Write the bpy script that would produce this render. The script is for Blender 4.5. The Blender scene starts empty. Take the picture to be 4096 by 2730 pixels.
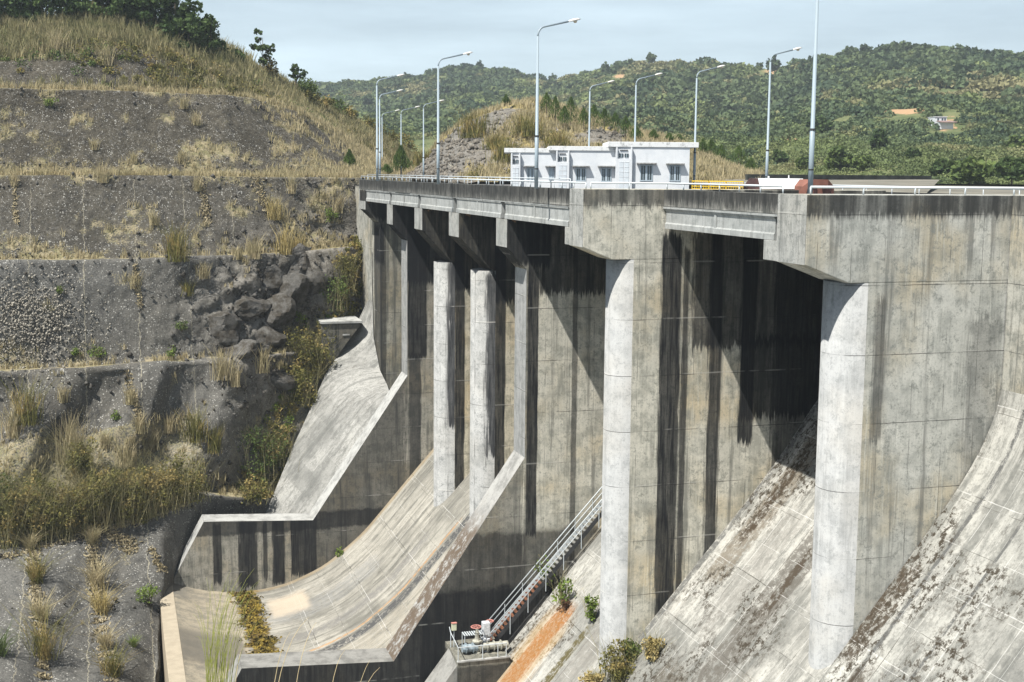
import bpy, bmesh, math, random
import numpy as np
from mathutils import Vector, Matrix
random.seed(7); rng=np.random.default_rng(11)
S=bpy.context.scene; COL=S.collection
# ------------------------------------------------------------------ camera geometry (measured from the photograph)
FPX=5200.; CX,CY=2048.,1365.
PIT=math.radians(7.39); ROLL=.0085; YAW=math.radians(17); H=.92
F0=np.array([math.sin(YAW),math.cos(YAW),0]); R0=np.array([math.cos(YAW),-math.sin(YAW),0]); U0=np.array([0,0,1.])
FW=F0*math.cos(PIT)-U0*math.sin(PIT); UP=F0*math.sin(PIT)+U0*math.cos(PIT)
RR=R0*math.cos(ROLL)+UP*math.sin(ROLL); UU=-R0*math.sin(ROLL)+UP*math.cos(ROLL)
CAM=np.array([0,0,H])
def ray(x,y): return FW+RR*(x-CX)/FPX-UU*(y-CY)/FPX
def onY(x,y,Y):
    d=ray(x,y); return CAM+d*((Y-CAM[1])/d[1])
def onX(x,y,X):
    d=ray(x,y); return CAM+d*((X-CAM[0])/d[0])
def onZ(x,y,Z):
    d=ray(x,y); return CAM+d*((Z-CAM[2])/d[2])
def atD(x,y,D):            # point at horizontal depth D
    d=ray(x,y); return CAM+d*(D/(d@F0))
cd=bpy.data.cameras.new('camera'); cam=bpy.data.objects.new('camera',cd); COL.objects.link(cam)
M=Matrix(((RR[0],UU[0],-FW[0],CAM[0]),(RR[1],UU[1],-FW[1],CAM[1]),(RR[2],UU[2],-FW[2],CAM[2]),(0,0,0,1)))
cam.matrix_world=M; cd.sensor_width=36; cd.lens=36*FPX/4096.; cd.clip_end=5000; cd.clip_start=.1
S.camera=cam
# ------------------------------------------------------------------ numpy noise
def _h(ix,iy,iz,s):
    n=(ix*374761393+iy*668265263+iz*2147483647+s*1274126177)&0xffffffff
    n=((n^(n>>13))*1274126177)&0xffffffff; n=(n^(n>>16))&0xffffffff
    return n/4294967295.
def vnoise(P,s=0):
    P=np.asarray(P,float); i=np.floor(P).astype(np.int64); f=P-i; f=f*f*(3-2*f); r=0
    for a in (0,1):
        for b in (0,1):
            for c in (0,1):
                w=(f[...,0] if a else 1-f[...,0])*(f[...,1] if b else 1-f[...,1])*(f[...,2] if c else 1-f[...,2])
                r=r+w*_h(i[...,0]+a,i[...,1]+b,i[...,2]+c,s)
    return r
def fbm(P,o=4,s=0):
    P=np.asarray(P,float); r=0; a=.5
    for k in range(o): r=r+a*(vnoise(P*2**k,s+k)-.5); a*=.5
    return r*2
# ------------------------------------------------------------------ objects
def tag(o,label=None,cat=None,group=None,kind=None):
    if label: o['label']=label
    if cat: o['category']=cat
    if group: o['group']=group
    if kind: o['kind']=kind
    return o
def empty(name,loc=(0,0,0),label=None,cat=None,group=None):
    o=bpy.data.objects.new(name,None); o.location=loc; COL.objects.link(o); o.empty_display_size=.5
    return tag(o,label,cat,group)
def mesh_obj(name,verts,faces,mat,parent=None,smooth=False):
    me=bpy.data.meshes.new(name)
    v=np.asarray(verts,dtype=np.float32).reshape(-1,3)
    off=np.array(parent.location,dtype=np.float32) if parent is not None and parent.type=='EMPTY' and parent.parent is None else None
    if isinstance(faces,np.ndarray):
        nf,k=faces.shape
        me.vertices.add(len(v)); me.vertices.foreach_set('co',(v-off if off is not None else v).ravel())
        me.loops.add(nf*k); me.loops.foreach_set('vertex_index',faces.astype(np.int32).ravel())
        me.polygons.add(nf); me.polygons.foreach_set('loop_start',np.arange(0,nf*k,k,dtype=np.int32))
        me.update(calc_edges=True)
    else:
        if off is not None: v=v-off
        me.from_pydata(v.tolist(),[],faces); me.update()
    if smooth: me.polygons.foreach_set('use_smooth',[True]*len(me.polygons))
    me.materials.append(mat)
    o=bpy.data.objects.new(name,me); COL.objects.link(o)
    if parent is not None: o.parent=parent
    return o
class MB:
    def __init__(s): s.v=[]; s.f=[]
    def add(s,v,f):
        n=len(s.v); s.v+= [tuple(map(float,p)) for p in v]; s.f+=[tuple(i+n for i in q) for q in f]; return s
    def box(s,x0,x1,y0,y1,z0,z1):
        v=[(x0,y0,z0),(x1,y0,z0),(x1,y1,z0),(x0,y1,z0),(x0,y0,z1),(x1,y0,z1),(x1,y1,z1),(x0,y1,z1)]
        return s.add(v,[(0,3,2,1),(4,5,6,7),(0,1,5,4),(1,2,6,5),(2,3,7,6),(3,0,4,7)])
    def prism(s,poly,y0,y1):      # poly in XZ (any order), extruded along Y
        a=sum(poly[i][0]*poly[(i+1)%len(poly)][1]-poly[(i+1)%len(poly)][0]*poly[i][1] for i in range(len(poly)))
        if a<0: poly=poly[::-1]
        n=len(poly); v=[(x,y0,z) for x,z in poly]+[(x,y1,z) for x,z in poly]
        f=[tuple(range(n)),tuple(range(2*n-1,n-1,-1))]+[((i+1)%n,i,i+n,(i+1)%n+n) for i in range(n)]
        return s.add(v,f)
    def vprism(s,poly,z0,z1):     # plan polygon (ccw) extruded in z
        n=len(poly); v=[(x,y,z0) for x,y in poly]+[(x,y,z1) for x,y in poly]
        f=[tuple(range(n-1,-1,-1)),tuple(range(n,2*n))]+[(i,(i+1)%n,(i+1)%n+n,i+n) for i in range(n)]
        return s.add(v,f)
    def tube(s,pts,r,n=8,cap=True):
        pts=[np.array(p,float) for p in pts]; rs=r if isinstance(r,(list,tuple)) else [r]*len(pts)
        V=[];prev=None
        for i,p in enumerate(pts):
            d=pts[min(i+1,len(pts)-1)]-pts[max(i-1,0)]; d=d/np.linalg.norm(d)
            if prev is None:
                a=np.array([0,0,1.]) if abs(d[2])<.9 else np.array([1.,0,0])
            else: a=prev
            u=np.cross(d,a)
            u/=np.linalg.norm(u); w=np.cross(u,d); prev=w
            for k in range(n):
                t=2*math.pi*k/n; V.append(p+(u*math.cos(t)+w*math.sin(t))*rs[i])
        f=[]
        for i in range(len(pts)-1):
            for k in range(n): f.append((i*n+k,i*n+(k+1)%n,(i+1)*n+(k+1)%n,(i+1)*n+k))
        if cap: f.append(tuple(range(n-1,-1,-1))); f.append(tuple((len(pts)-1)*n+k for k in range(n)))
        return s.add(V,f)
    def lathe(s,prof,c,n=16,axis='z'):
        V=[]
        for r,h in prof:
            for k in range(n):
                t=2*math.pi*k/n
                V.append((c[0]+r*math.cos(t),c[1]+r*math.sin(t),c[2]+h) if axis=='z' else ((c[0]+h,c[1]+r*math.cos(t),c[2]+r*math.sin(t)) if axis=='x' else (c[0]+r*math.cos(t),c[1]+h,c[2]+r*math.sin(t))))
        f=[]
        for i in range(len(prof)-1):
            for k in range(n): f.append((i*n+k,i*n+(k+1)%n,(i+1)*n+(k+1)%n,(i+1)*n+k))
        f.append(tuple(range(n-1,-1,-1))); f.append(tuple((len(prof)-1)*n+k for k in range(n)))
        return s.add(V,f)
    def build(s,name,mat,parent=None,smooth=False,bevel=0):
        o=mesh_obj(name,s.v,s.f,mat,parent,smooth)
        if bevel:
            m=o.modifiers.new('bevel','BEVEL'); m.width=bevel; m.segments=2; m.limit_method='ANGLE'; m.angle_limit=math.radians(40)
        return o
# ------------------------------------------------------------------ node DSL
class NT:
    def __init__(s,name):
        s.m=bpy.data.materials.new(name); s.m.use_nodes=True; s.t=s.m.node_tree; s.t.nodes.clear()
        s.geo=s.n('ShaderNodeNewGeometry'); s.P=s.geo.outputs['Position']; s._xyz=None
    def n(s,typ,**k):
        x=s.t.nodes.new(typ)
        for a,b in k.items(): setattr(x,a,b)
        return x
    def put(s,sock,v):
        if isinstance(v,bpy.types.NodeSocket): s.t.links.new(v,sock)
        elif v is not None:
            if hasattr(sock.default_value,'__len__') and not hasattr(v,'__len__'): v=(v,)*len(sock.default_value)
            if hasattr(v,'__len__') and len(sock.default_value)==4 and len(v)==3: v=tuple(v)+(1,)
            sock.default_value=v
    def m_(s,op,a,b=None,c=None,clamp=False):
        x=s.n('ShaderNodeMath',operation=op,use_clamp=clamp)
        s.put(x.inputs[0],a); s.put(x.inputs[1],b); s.put(x.inputs[2],c); return x.outputs[0]
    def xyz(s):
        if not s._xyz:
            x=s.n('ShaderNodeSeparateXYZ'); s.put(x.inputs[0],s.P); s._xyz=x.outputs
        return s._xyz
    def comb(s,x,y,z):
        n=s.n('ShaderNodeCombineXYZ'); s.put(n.inputs[0],x); s.put(n.inputs[1],y); s.put(n.inputs[2],z); return n.outputs[0]
    def vscale(s,v,sc):
        n=s.n('ShaderNodeVectorMath',operation='MULTIPLY'); s.put(n.inputs[0],v); s.put(n.inputs[1],sc); return n.outputs[0]
    def noise(s,scale=1,vec=None,detail=4,rough=.55,w=0):
        n=s.n('ShaderNodeTexNoise'); 
        v=vec if vec is not None else s.P
        if w:
            a=s.n('ShaderNodeVectorMath',operation='ADD'); s.put(a.inputs[0],v); s.put(a.inputs[1],(w*3.1,w*7.7,w*1.3)); v=a.outputs[0]
        s.put(n.inputs['Vector'],v); n.inputs['Scale'].default_value=scale; n.inputs['Detail'].default_value=detail; n.inputs['Roughness'].default_value=rough
        return n.outputs['Fac']
    def vor(s,scale,vec=None,feature='F1',out='Distance',rand=1):
        n=s.n('ShaderNodeTexVoronoi',feature=feature); s.put(n.inputs['Vector'],vec if vec is not None else s.P); n.inputs['Scale'].default_value=scale
        n.inputs['Randomness'].default_value=rand
        return n.outputs[out]
    def step(s,v,a,b,lo=0,hi=1):     # smooth map a..b -> lo..hi clamped
        n=s.n('ShaderNodeMapRange',interpolation_type='SMOOTHSTEP'); s.put(n.inputs[0],v); s.put(n.inputs[1],a); s.put(n.inputs[2],b); s.put(n.inputs[3],lo); s.put(n.inputs[4],hi); return n.outputs[0]
    def mix(s,f,a,b,bt='MIX'):
        n=s.n('ShaderNodeMix',data_type='RGBA',blend_type=bt); s.put(n.inputs[0],f); s.put(n.inputs[6],a); s.put(n.inputs[7],b); return n.outputs[2]
    def mul(s,*a):
        r=a[0]
        for b in a[1:]: r=s.m_('MULTIPLY',r,b)
        return r
    def band(s,v,a,b,soft=.15,wob=None,wa=.5):
        if wob is not None: v=s.m_('ADD',v,s.m_('MULTIPLY',s.m_('SUBTRACT',wob,.5),wa))
        return s.mul(s.step(v,a-soft,a+soft),s.step(v,b-soft,b+soft,1,0))
    def attr(s,name):
        n=s.n('ShaderNodeAttribute',attribute_name=name); return n.outputs['Fac']
    def out(s,col,rough=.9,bump=None,bs=.3,bd=.05,spec=.2,metal=0,transl=0):
        b=s.n('ShaderNodeBsdfPrincipled'); s.put(b.inputs['Base Color'],col); s.put(b.inputs['Roughness'],rough)
        b.inputs['Specular IOR Level'].default_value=spec; b.inputs['Metallic'].default_value=metal
        if bump is not None:
            u=s.n('ShaderNodeBump'); s.put(u.inputs['Height'],bump); u.inputs['Strength'].default_value=bs; u.inputs['Distance'].default_value=bd
            s.t.links.new(u.outputs[0],b.inputs['Normal'])
        sh=b.outputs[0]
        if transl:
            t=s.n('ShaderNodeBsdfTranslucent'); s.put(t.inputs[0],col); mx=s.n('ShaderNodeMixShader'); mx.inputs[0].default_value=transl
            s.t.links.new(sh,mx.inputs[1]); s.t.links.new(t.outputs[0],mx.inputs[2]); sh=mx.outputs[0]
        o=s.n('ShaderNodeOutputMaterial'); s.t.links.new(sh,o.inputs[0]); return s.m
def simple(name,c,rough=.6,metal=0,var=.15,scale=3,spec=.3):
    t=NT(name); n=t.noise(scale); c2=tuple(x*(1-var*2) for x in c)
    return t.out(t.mix(t.step(n,.3,.7),c2,c),rough,metal=metal,spec=spec)
# concrete for upright faces. bands: list of (coord 'x'|'y'|'z', a, b, soft, amount[, zlo, zhi])
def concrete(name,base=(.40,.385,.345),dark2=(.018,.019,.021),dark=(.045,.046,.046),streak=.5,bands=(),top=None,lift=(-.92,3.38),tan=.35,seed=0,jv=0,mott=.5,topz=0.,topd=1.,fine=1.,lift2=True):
    t=NT(name); X,Y,Z=t.xyz(); XY=t.m_('ADD',X,Y)
    big=t.noise(.22,w=seed+1,detail=3); med=t.noise(1.1,w=seed+2,detail=6,rough=.65); fin=t.noise(9,w=seed,detail=5,rough=.7)
    sv=t.comb(t.m_('MULTIPLY',X,1.7),t.m_('MULTIPLY',Y,1.7),t.m_('MULTIPLY',Z,.07)); st=t.noise(1,vec=sv,detail=5,rough=.6,w=seed+3)
    sv2=t.comb(t.m_('MULTIPLY',X,7),t.m_('MULTIPLY',Y,7),t.m_('MULTIPLY',Z,.35)); st2=t.noise(1,vec=sv2,detail=4,rough=.7,w=seed+5)
    tanc=(base[0]*.86,base[1]*.74,base[2]*.55); lt=(base[0]*1.22,base[1]*1.22,base[2]*1.2); gr=(base[0]*.38,base[1]*.40,base[2]*.40)
    c=t.mix(t.mul(t.step(big,.42,.68),tan),base,tanc)
    c=t.mix(t.mul(t.step(med,.42,.66),min(1,mott*1.3)),c,gr)
    c=t.mix(t.mul(t.step(st2,.50,.66),.45*fine),c,lt)
    sv3=t.comb(t.m_('MULTIPLY',X,3.4),t.m_('MULTIPLY',Y,3.4),t.m_('MULTIPLY',Z,.22)); st3=t.noise(1,vec=sv3,detail=7,rough=.75,w=seed+21)
    c=t.mix(t.mul(t.step(st3,.50,.62),t.step(med,.32,.6),min(1,streak*1.5)),c,gr)
    c=t.mix(t.mul(t.step(st,.52,.66),t.step(st3,.36,.52,.35,1),min(1,streak*1.7)),c,(dark[0]*1.8,dark[1]*1.8,dark[2]*1.7))
    c=t.mix(t.mul(t.step(fin,.50,.72),.6*fine),c,gr)
    c=t.mix(t.mul(t.step(t.noise(2.4,w=seed+30,detail=9,rough=.85),.52,.60),.75*fine),c,gr)
    # board-marked panels : each formwork sheet weathers a little differently
    cell=t.comb(t.m_('FLOOR',t.m_('DIVIDE',X,1.83)),t.m_('FLOOR',t.m_('DIVIDE',Y,1.83)),t.m_('FLOOR',t.m_('DIVIDE',t.m_('SUBTRACT',Z,lift[0]),lift[1]/2)))
    wn=t.n('ShaderNodeTexWhiteNoise'); t.put(wn.inputs[0],cell)
    c=t.mix(t.m_('MULTIPLY',wn.outputs[0],.24*fine),c,gr)
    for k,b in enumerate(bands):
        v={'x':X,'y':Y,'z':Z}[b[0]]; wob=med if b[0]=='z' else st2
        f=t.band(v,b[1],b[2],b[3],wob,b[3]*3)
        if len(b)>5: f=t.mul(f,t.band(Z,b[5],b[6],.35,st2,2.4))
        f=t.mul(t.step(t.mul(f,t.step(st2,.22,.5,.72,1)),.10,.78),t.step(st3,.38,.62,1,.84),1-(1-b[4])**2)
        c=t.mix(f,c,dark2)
    # lift joints
    fz=t.m_('FRACT',t.m_('DIVIDE',t.m_('ADD',t.m_('SUBTRACT',Z,lift[0]),t.m_('MULTIPLY',med,.05)),lift[1]))
    j=t.m_('LESS_THAN',t.m_('ABSOLUTE',t.m_('SUBTRACT',fz,.5)),.5-.018/lift[1],None); j=t.m_('SUBTRACT',1,j)
    jn=t.noise(.5,w=seed+9)
    c=t.mix(t.mul(j,t.step(jn,.42,.6),.8),c,(.03,.03,.03))
    j3=t.mul(t.band(fz,.005,.03,.006),t.step(t.noise(.35,w=seed+17),.52,.6))
    c=t.mix(t.mul(j3,.3),c,(.55,.54,.5))
    # vertical sheet joints
    fx=t.m_('FRACT',t.m_('DIVIDE',XY,1.83)); jx=t.m_('LESS_THAN',fx,.018)
    c=t.mix(t.mul(jx,t.step(t.noise(.6,w=seed+12),.4,.6),.7),c,(.06,.06,.057))
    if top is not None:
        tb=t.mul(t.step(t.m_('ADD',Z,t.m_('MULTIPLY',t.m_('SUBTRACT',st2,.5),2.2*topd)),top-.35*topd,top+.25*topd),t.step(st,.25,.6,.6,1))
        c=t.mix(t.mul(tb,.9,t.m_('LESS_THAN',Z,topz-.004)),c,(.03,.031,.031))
    hgt=t.m_('ADD',t.m_('MULTIPLY',fin,.5),t.m_('MULTIPLY',j,-1.2))
    return t.out(c,.92,bump=hgt,bs=.5,bd=.05,spec=.04)
# concrete chute faces (run down-slope in X/Z, joints across)
def chute(name,base=(.50,.48,.43),bands=(),extra=None,lichen=.5,lines=True,seed=0,joint=4.6,tone=.5,thr=.5,finew=.55,gvw=.6):
    t=NT(name); X,Y,Z=t.xyz(); D=t.m_('SUBTRACT',t.m_('MULTIPLY',X,.63),t.m_('MULTIPLY',Z,-.78))   # distance along the fall
    sv=t.comb(t.m_('MULTIPLY',D,.09),t.m_('MULTIPLY',Y,1.3),0); st=t.noise(1,vec=sv,detail=5,rough=.62,w=seed+1)
    sv2=t.comb(t.m_('MULTIPLY',D,.6),t.m_('MULTIPLY',Y,4.5),0); st2=t.noise(1,vec=sv2,detail=5,rough=.7,w=seed+2)
    fin=t.noise(5,w=seed,detail=7,rough=.75); med=t.noise(.9,w=seed+4,detail=5,rough=.65)
    gr=(base[0]*.30,base[1]*.31,base[2]*.31); wh=(min(base[0]*1.35,.8),min(base[1]*1.35,.8),min(base[2]*1.36,.78)); bn=(.04,.031,.02)
    c=t.mix(t.mul(t.step(st,.47,.64),t.step(med,.3,.6,.35,1),tone),base,gr)
    c=t.mix(t.mul(t.step(st2,.58,.75),.12),c,gr)
    big=t.noise(.16,w=seed+40,detail=4); c=t.mix(t.mul(t.step(big,.45,.65),.6),c,gr)
    c=t.mix(t.mul(t.step(med,.5,.72),.3),c,wh)
    c=t.mix(t.mul(t.step(fin,.50,.66),finew),c,gr)
    cl=t.comb(t.m_('FLOOR',t.m_('DIVIDE',D,joint/2)),t.m_('FLOOR',t.m_('DIVIDE',Y,3.05)),0); wn=t.n('ShaderNodeTexWhiteNoise'); t.put(wn.inputs[0],cl); c=t.mix(t.m_('MULTIPLY',wn.outputs[0],.33),c,gr)
    gv=t.comb(t.m_('MULTIPLY',D,.85),t.m_('MULTIPLY',Y,1.35),0); c=t.mix(t.mul(t.step(t.noise(1,vec=gv,w=seed+50,detail=10,rough=.82),.46,.60),gvw),c,gr)
    c=t.mix(t.mul(t.step(t.noise(1,vec=gv,w=seed+57,detail=10,rough=.85),.55,.62),.6,t.step(t.noise(.2,w=seed+58,detail=3),.42,.58)),c,(.05,.045,.036))
    for b in bands:      # (y0,y1,soft,amount,dlo,dhi,colour)
        f=t.band(Y,b[0],b[1],b[2],st2,b[2]*3)
        if b[4] is not None: f=t.mul(f,t.band(D,b[4],b[5],1.0,fin,3))
        c=t.mix(t.mul(t.step(t.mul(f,t.step(t.noise(2.2,w=seed+70,detail=9,rough=.82),.40,.56,.25,1)),.15,.85),1-(1-b[3])**2),c,b[6])
    if lines:
        for k,(src,per,w,off) in enumerate(((D,joint,.05,0),(D,joint/2,.025,.31),(Y,3.05,.045,.4),(Y,1.52,.02,.9))):
            f=t.m_('LESS_THAN',t.m_('FRACT',t.m_('DIVIDE',t.m_('ADD',t.m_('ADD',src,off),t.m_('MULTIPLY',med,.12)),per)),w/per)
            g=t.step(t.noise(.33,w=seed+20+k),.40,.50)
            c=t.mix(t.mul(f,g,.5),c,(.60,.59,.56)); 
            g2=t.step(t.noise(.3,w=seed+30+k),.5,.58); c=t.mix(t.mul(f,g2,.85),c,(.05,.045,.035))
    if lichen:
        L=t.mul(t.step(t.noise(2.6,w=seed+7,detail=8,rough=.8),.50,.56),t.step(t.noise(.16,w=seed+8,detail=2),thr,thr+.12))
        c=t.mix(t.mul(L,lichen),c,bn)
    if extra: c=extra(t,c,D,st,st2,fin,med)
    return t.out(c,.88,bump=t.m_('ADD',fin,t.m_('MULTIPLY',st2,.6)),bs=.5,bd=.05)
def metal(name,c,rust=.3,rough=.45):
    t=NT(name); n=t.noise(6,detail=6,rough=.7); r=t.step(n,.62-.1*rust,.72)
    return t.out(t.mix(t.mul(r,rust),c,(.16,.07,.03)),rough,spec=.4)
def foliage(name,c1,c2,scale=.8,transl=.25,seed=0,dry=None):
    t=NT(name); n=t.noise(scale,detail=3,w=seed); n2=t.noise(scale*6,detail=2,w=seed+2)
    c=t.mix(t.step(n,.35,.65),c1,c2); c=t.mix(t.mul(t.step(n2,.45,.75),.5),c,tuple(min(1,x*1.7) for x in c2))
    if dry: c=t.mix(t.step(t.noise(scale*.6,w=seed+9),.5,.62),c,dry)
    return t.out(c,.75,transl=transl,spec=.15)
# ================================================================== MATERIALS
GR=(.20,.205,.205)
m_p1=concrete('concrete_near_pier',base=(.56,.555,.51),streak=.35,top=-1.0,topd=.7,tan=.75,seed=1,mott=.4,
   bands=[('y',99,100,.1,0),('x',40.2,41.9,.9,.22,-17,-6),('x',34.9,35.5,.2,.35,-12,-5),('x',33.6,44,.1,0)])
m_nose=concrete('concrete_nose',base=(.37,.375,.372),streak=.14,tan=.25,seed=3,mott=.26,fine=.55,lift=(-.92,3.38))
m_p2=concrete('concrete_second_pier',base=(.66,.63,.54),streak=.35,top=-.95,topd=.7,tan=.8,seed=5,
   bands=[('x',31.0,32.3,.18,.93,-27,-2.6),('x',32.4,32.8,.12,.7,-40,-3.5),('x',34.2,35.0,.25,.8),('x',36.3,37.3,.2,.9,-15.5,0),('x',38.6,42,.5,.6),('x',33,42.5,.6,.72,-9.5,-2.4),('x',36.5,42.5,.6,.75,-14,-9)])  # broad upper bands: black mould plus under-bridge shade painted into the colour
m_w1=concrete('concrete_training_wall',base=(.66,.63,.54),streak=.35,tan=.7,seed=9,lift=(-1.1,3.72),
   bands=[('x',28.3,44,.7,.8,-7.5,-2),('x',27.55,28.35,.1,.93,-25,-2),('x',25.9,29.2,.2,.9,-5.6,-2),('z',-60,-24.6,.6,.55),('x',20,27.5,.8,.35),('z',-60,-28.6,.6,.75),('x',30.9,31.3,.1,.5)])  # bands near the top: black stain with the deck's shade painted in
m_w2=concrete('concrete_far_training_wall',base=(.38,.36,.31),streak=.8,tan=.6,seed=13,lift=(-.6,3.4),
   bands=[('x',25,44,.3,.95,-10,-1),('x',27.5,29.4,.2,.92,-17.5,-2),('x',27.6,28.8,.2,.6,-30,-17),('x',15.7,18.2,.15,.93,-38.8,-32.8),('x',13.9,15.1,.2,.93,-39.5,-32.8),('x',10.6,12.4,.3,.85,-39.7,-32.8),('x',13,13.4,.1,.7,-39,-33),('x',8.2,9.0,.15,.8,-39,-33),('x',18,27.3,.9,.4),('z',-34.2,-32.5,.3,.6)])  # widest top band: stain and painted under-deck shade together
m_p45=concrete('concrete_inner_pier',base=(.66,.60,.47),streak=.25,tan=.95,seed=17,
   bands=[('x',29.0,29.9,.12,.93,-30,-4),('x',25,44,.4,.95,-9.5,-1)])  # wide top band: stain deepened to paint the shade below the deck
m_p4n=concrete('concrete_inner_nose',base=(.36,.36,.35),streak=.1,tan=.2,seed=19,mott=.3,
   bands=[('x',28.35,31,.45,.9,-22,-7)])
m_p7=concrete('concrete_end_pier',base=(.38,.36,.30),streak=.45,tan=.7,seed=23,bands=[('x',25,29,.1,.85,-4.2,-1),('x',27.4,28.2,.1,.55),('x',27.4,28.0,.1,.8,-9,-5)])  # first band: corbel stain plus painted shade under the deck edge
m_front=concrete('concrete_wall_front',base=(.35,.35,.34),streak=.12,tan=.1,seed=29,mott=.35,fine=.6)
m_corb=concrete('concrete_corbel',base=(.40,.40,.38),streak=.3,tan=.2,seed=31,mott=.35,bands=[])
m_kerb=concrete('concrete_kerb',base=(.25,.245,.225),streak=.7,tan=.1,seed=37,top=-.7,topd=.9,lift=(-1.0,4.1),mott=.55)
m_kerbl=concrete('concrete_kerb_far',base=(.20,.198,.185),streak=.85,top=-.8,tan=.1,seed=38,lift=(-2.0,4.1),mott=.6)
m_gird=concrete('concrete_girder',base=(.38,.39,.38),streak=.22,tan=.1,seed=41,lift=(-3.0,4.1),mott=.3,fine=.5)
m_dam=concrete('concrete_dam_face',base=(.46,.45,.40),streak=.5,top=-.8,tan=.75,seed=43,mott=.55)
BR=(.05,.036,.022); DK=(.10,.10,.095); OR=(.27,.115,.03); WHc=(.62,.58,.48)
def rightx(t,c,D,st,st2,fin,med):
    X,Y,Z=t.xyz()
    # rust streak on the slab beside the stair
    o=t.mul(t.band(Y,79.8,81.9,.22,st2,1.2),t.step(Z,-27.9,-28.8))
    halo=t.mul(t.band(Y,79.0,82.9,.5,st2,2.2),t.step(Z,-27.9,-30.5))
    c=t.mix(t.mul(halo,.5),c,(.42,.29,.14)); c=t.mix(t.mul(o,t.step(fin,.35,.6,.35,1),t.step(st2,.25,.5,.5,1)),c,OR)
    return c
m_slab=chute('concrete_spillway_face',base=(.44,.427,.385),seed=2,lichen=.96,thr=.46,tone=.75,extra=rightx,
  bands=[(67.5,69.7,.35,.5,3,15,(.16,.135,.10)),(68.3,69.3,.2,.8,6,13.5,BR),(61.2,63.6,.35,.62,-4,9,(.11,.10,.085)),(61.8,62.6,.2,.6,3,8,BR),(76.3,77.2,.2,.85,-16,-4,(.09,.075,.03)),(73.2,76,.5,.3,-16,-3,(.2,.185,.16)),
         (57,60.5,1,.4,-9,0,(.13,.11,.08)),(63.8,67,.8,.45,-12,-2,(.09,.075,.055)),(64.5,66.8,.4,.3,0,9,(.2,.19,.17)),(70.5,71.1,.12,.6,None,None,DK)])
m_slabr=chute('concrete_right_face',base=(.43,.42,.38),seed=12,lichen=.96,thr=.46,tone=.85,
  bands=[(52.9,54.5,.3,.75,3.5,9.5,BR),(52.2,52.5,.08,.85,None,None,DK),(51.4,52.6,.3,.55,-2,4,BR),(46,51,1.5,.3,-6,5,DK),(40,45,1,.25,None,None,DK),(49.0,49.2,.05,.8,None,None,DK)])
def bucketx(t,c,D,st,st2,fin,med):
    X,Y,Z=t.xyz()
    # moss in the low joint of the bucket, smooth silt on the lip side, darker run-off curves
    ms=t.band(X,10.1,12.1,.25,med,3.2)
    silt=t.mul(t.step(X,10.2,9.8)); c=t.mix(t.mul(silt,.85),c,t.mix(t.step(t.m_('ADD',t.m_('MULTIPLY',fin,.5),t.m_('MULTIPLY',med,.7)),.48,.72),(.37,.32,.235),(.20,.18,.14)))
    dkp=t.mul(silt,t.band(Y,104.5,112.5,1.2,med,3),t.step(X,9.9,9.3)); c=t.mix(t.mul(dkp,.75),c,(.13,.12,.10))
    dk2=t.mul(silt,t.band(Y,121.5,126,.8,med,2),t.step(X,6.2,5.2)); c=t.mix(t.mul(dk2,.65),c,(.14,.135,.12))
    lite=t.mul(t.band(X,12.9,16.4,.4,med,1),t.band(Y,116.5,121.5,.8,med,2)); c=t.mix(t.mul(lite,.8),c,(.46,.39,.30))
    mc=t.mix(t.step(fin,.42,.56),(.19,.13,.03),(.035,.028,.015)); mc=t.mix(t.step(t.noise(1.6,w=77,detail=5),.54,.62),mc,(.30,.22,.05)); mc=t.mix(t.step(Y,104,100),mc,(.03,.025,.018))
    c=t.mix(ms,c,mc)
    c=t.mix(t.mul(t.band(Y,124.4,125.4,.25,st2,1),t.step(X,9,12),.6),c,(.24,.18,.10))
    return c
m_bucket=chute('concrete_flip_bucket',base=(.38,.36,.31),seed=6,lichen=.1,finew=.25,gvw=.35,tone=.95,joint=5.2,extra=bucketx,
  bands=[(104.6,105.9,.12,.88,None,None,(.07,.07,.07)),(106.3,106.7,.1,.5,-25,-5,(.40,.23,.10)),(89,104.4,.5,.2,None,None,(.36,.32,.25)),(91,93.5,.8,.4,-25,0,(.2,.19,.17)),(109.6,111.2,.4,.45,-32,-8,(.17,.165,.155)),(114.5,118.5,1,.35,-32,-13,(.22,.22,.21)),(96,99,.8,.45,-28,-13,(.20,.19,.17))])
m_abut=chute('concrete_abutment_slab',base=(.36,.355,.33),seed=8,lichen=.2,lines=False,tone=.7,bands=[])
def walltop(name,base,brown,seed):
    t=NT(name); X,Y,Z=t.xyz(); fin=t.noise(3.5,detail=7,rough=.75,w=seed); med=t.noise(.8,detail=5,rough=.7,w=seed+1)
    c=t.mix(t.step(med,.4,.7),base,tuple(x*.55 for x in base)); c=t.mix(t.mul(t.step(fin,.5,.7),.5),c,tuple(x*.4 for x in base))
    if brown:
        f=t.mul(t.band(X,brown[0],brown[1],1.0,med,4),t.step(t.noise(1.6,w=seed+5,detail=7,rough=.8),.40,.52)); c=t.mix(t.mul(f,.9),c,(.10,.07,.045))
    return t.out(c,.9,bump=fin,bs=.4,bd=.04)
m_t1=walltop('concrete_wall_top',(.36,.355,.335),(16,24.2),3)
m_t1b=walltop('concrete_bucket_wall_top',(.27,.265,.245),None,5)
m_t2=walltop('concrete_far_wall_top',(.42,.42,.40),None,9)
m_silt=simple('silt_lip',(.40,.345,.26),.9,var=.08,scale=1.2,spec=.1)
m_rail=metal('galvanised_rail',(.50,.54,.56),.25,.45)
m_pole=metal('galvanised_pole',(.27,.33,.37),.15,.45)
m_rust=simple('rusty_steel',(.20,.085,.045),.8,var=.3,scale=4)
m_dsteel=simple('dark_steel',(.05,.052,.055),.7,var=.2)
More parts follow.
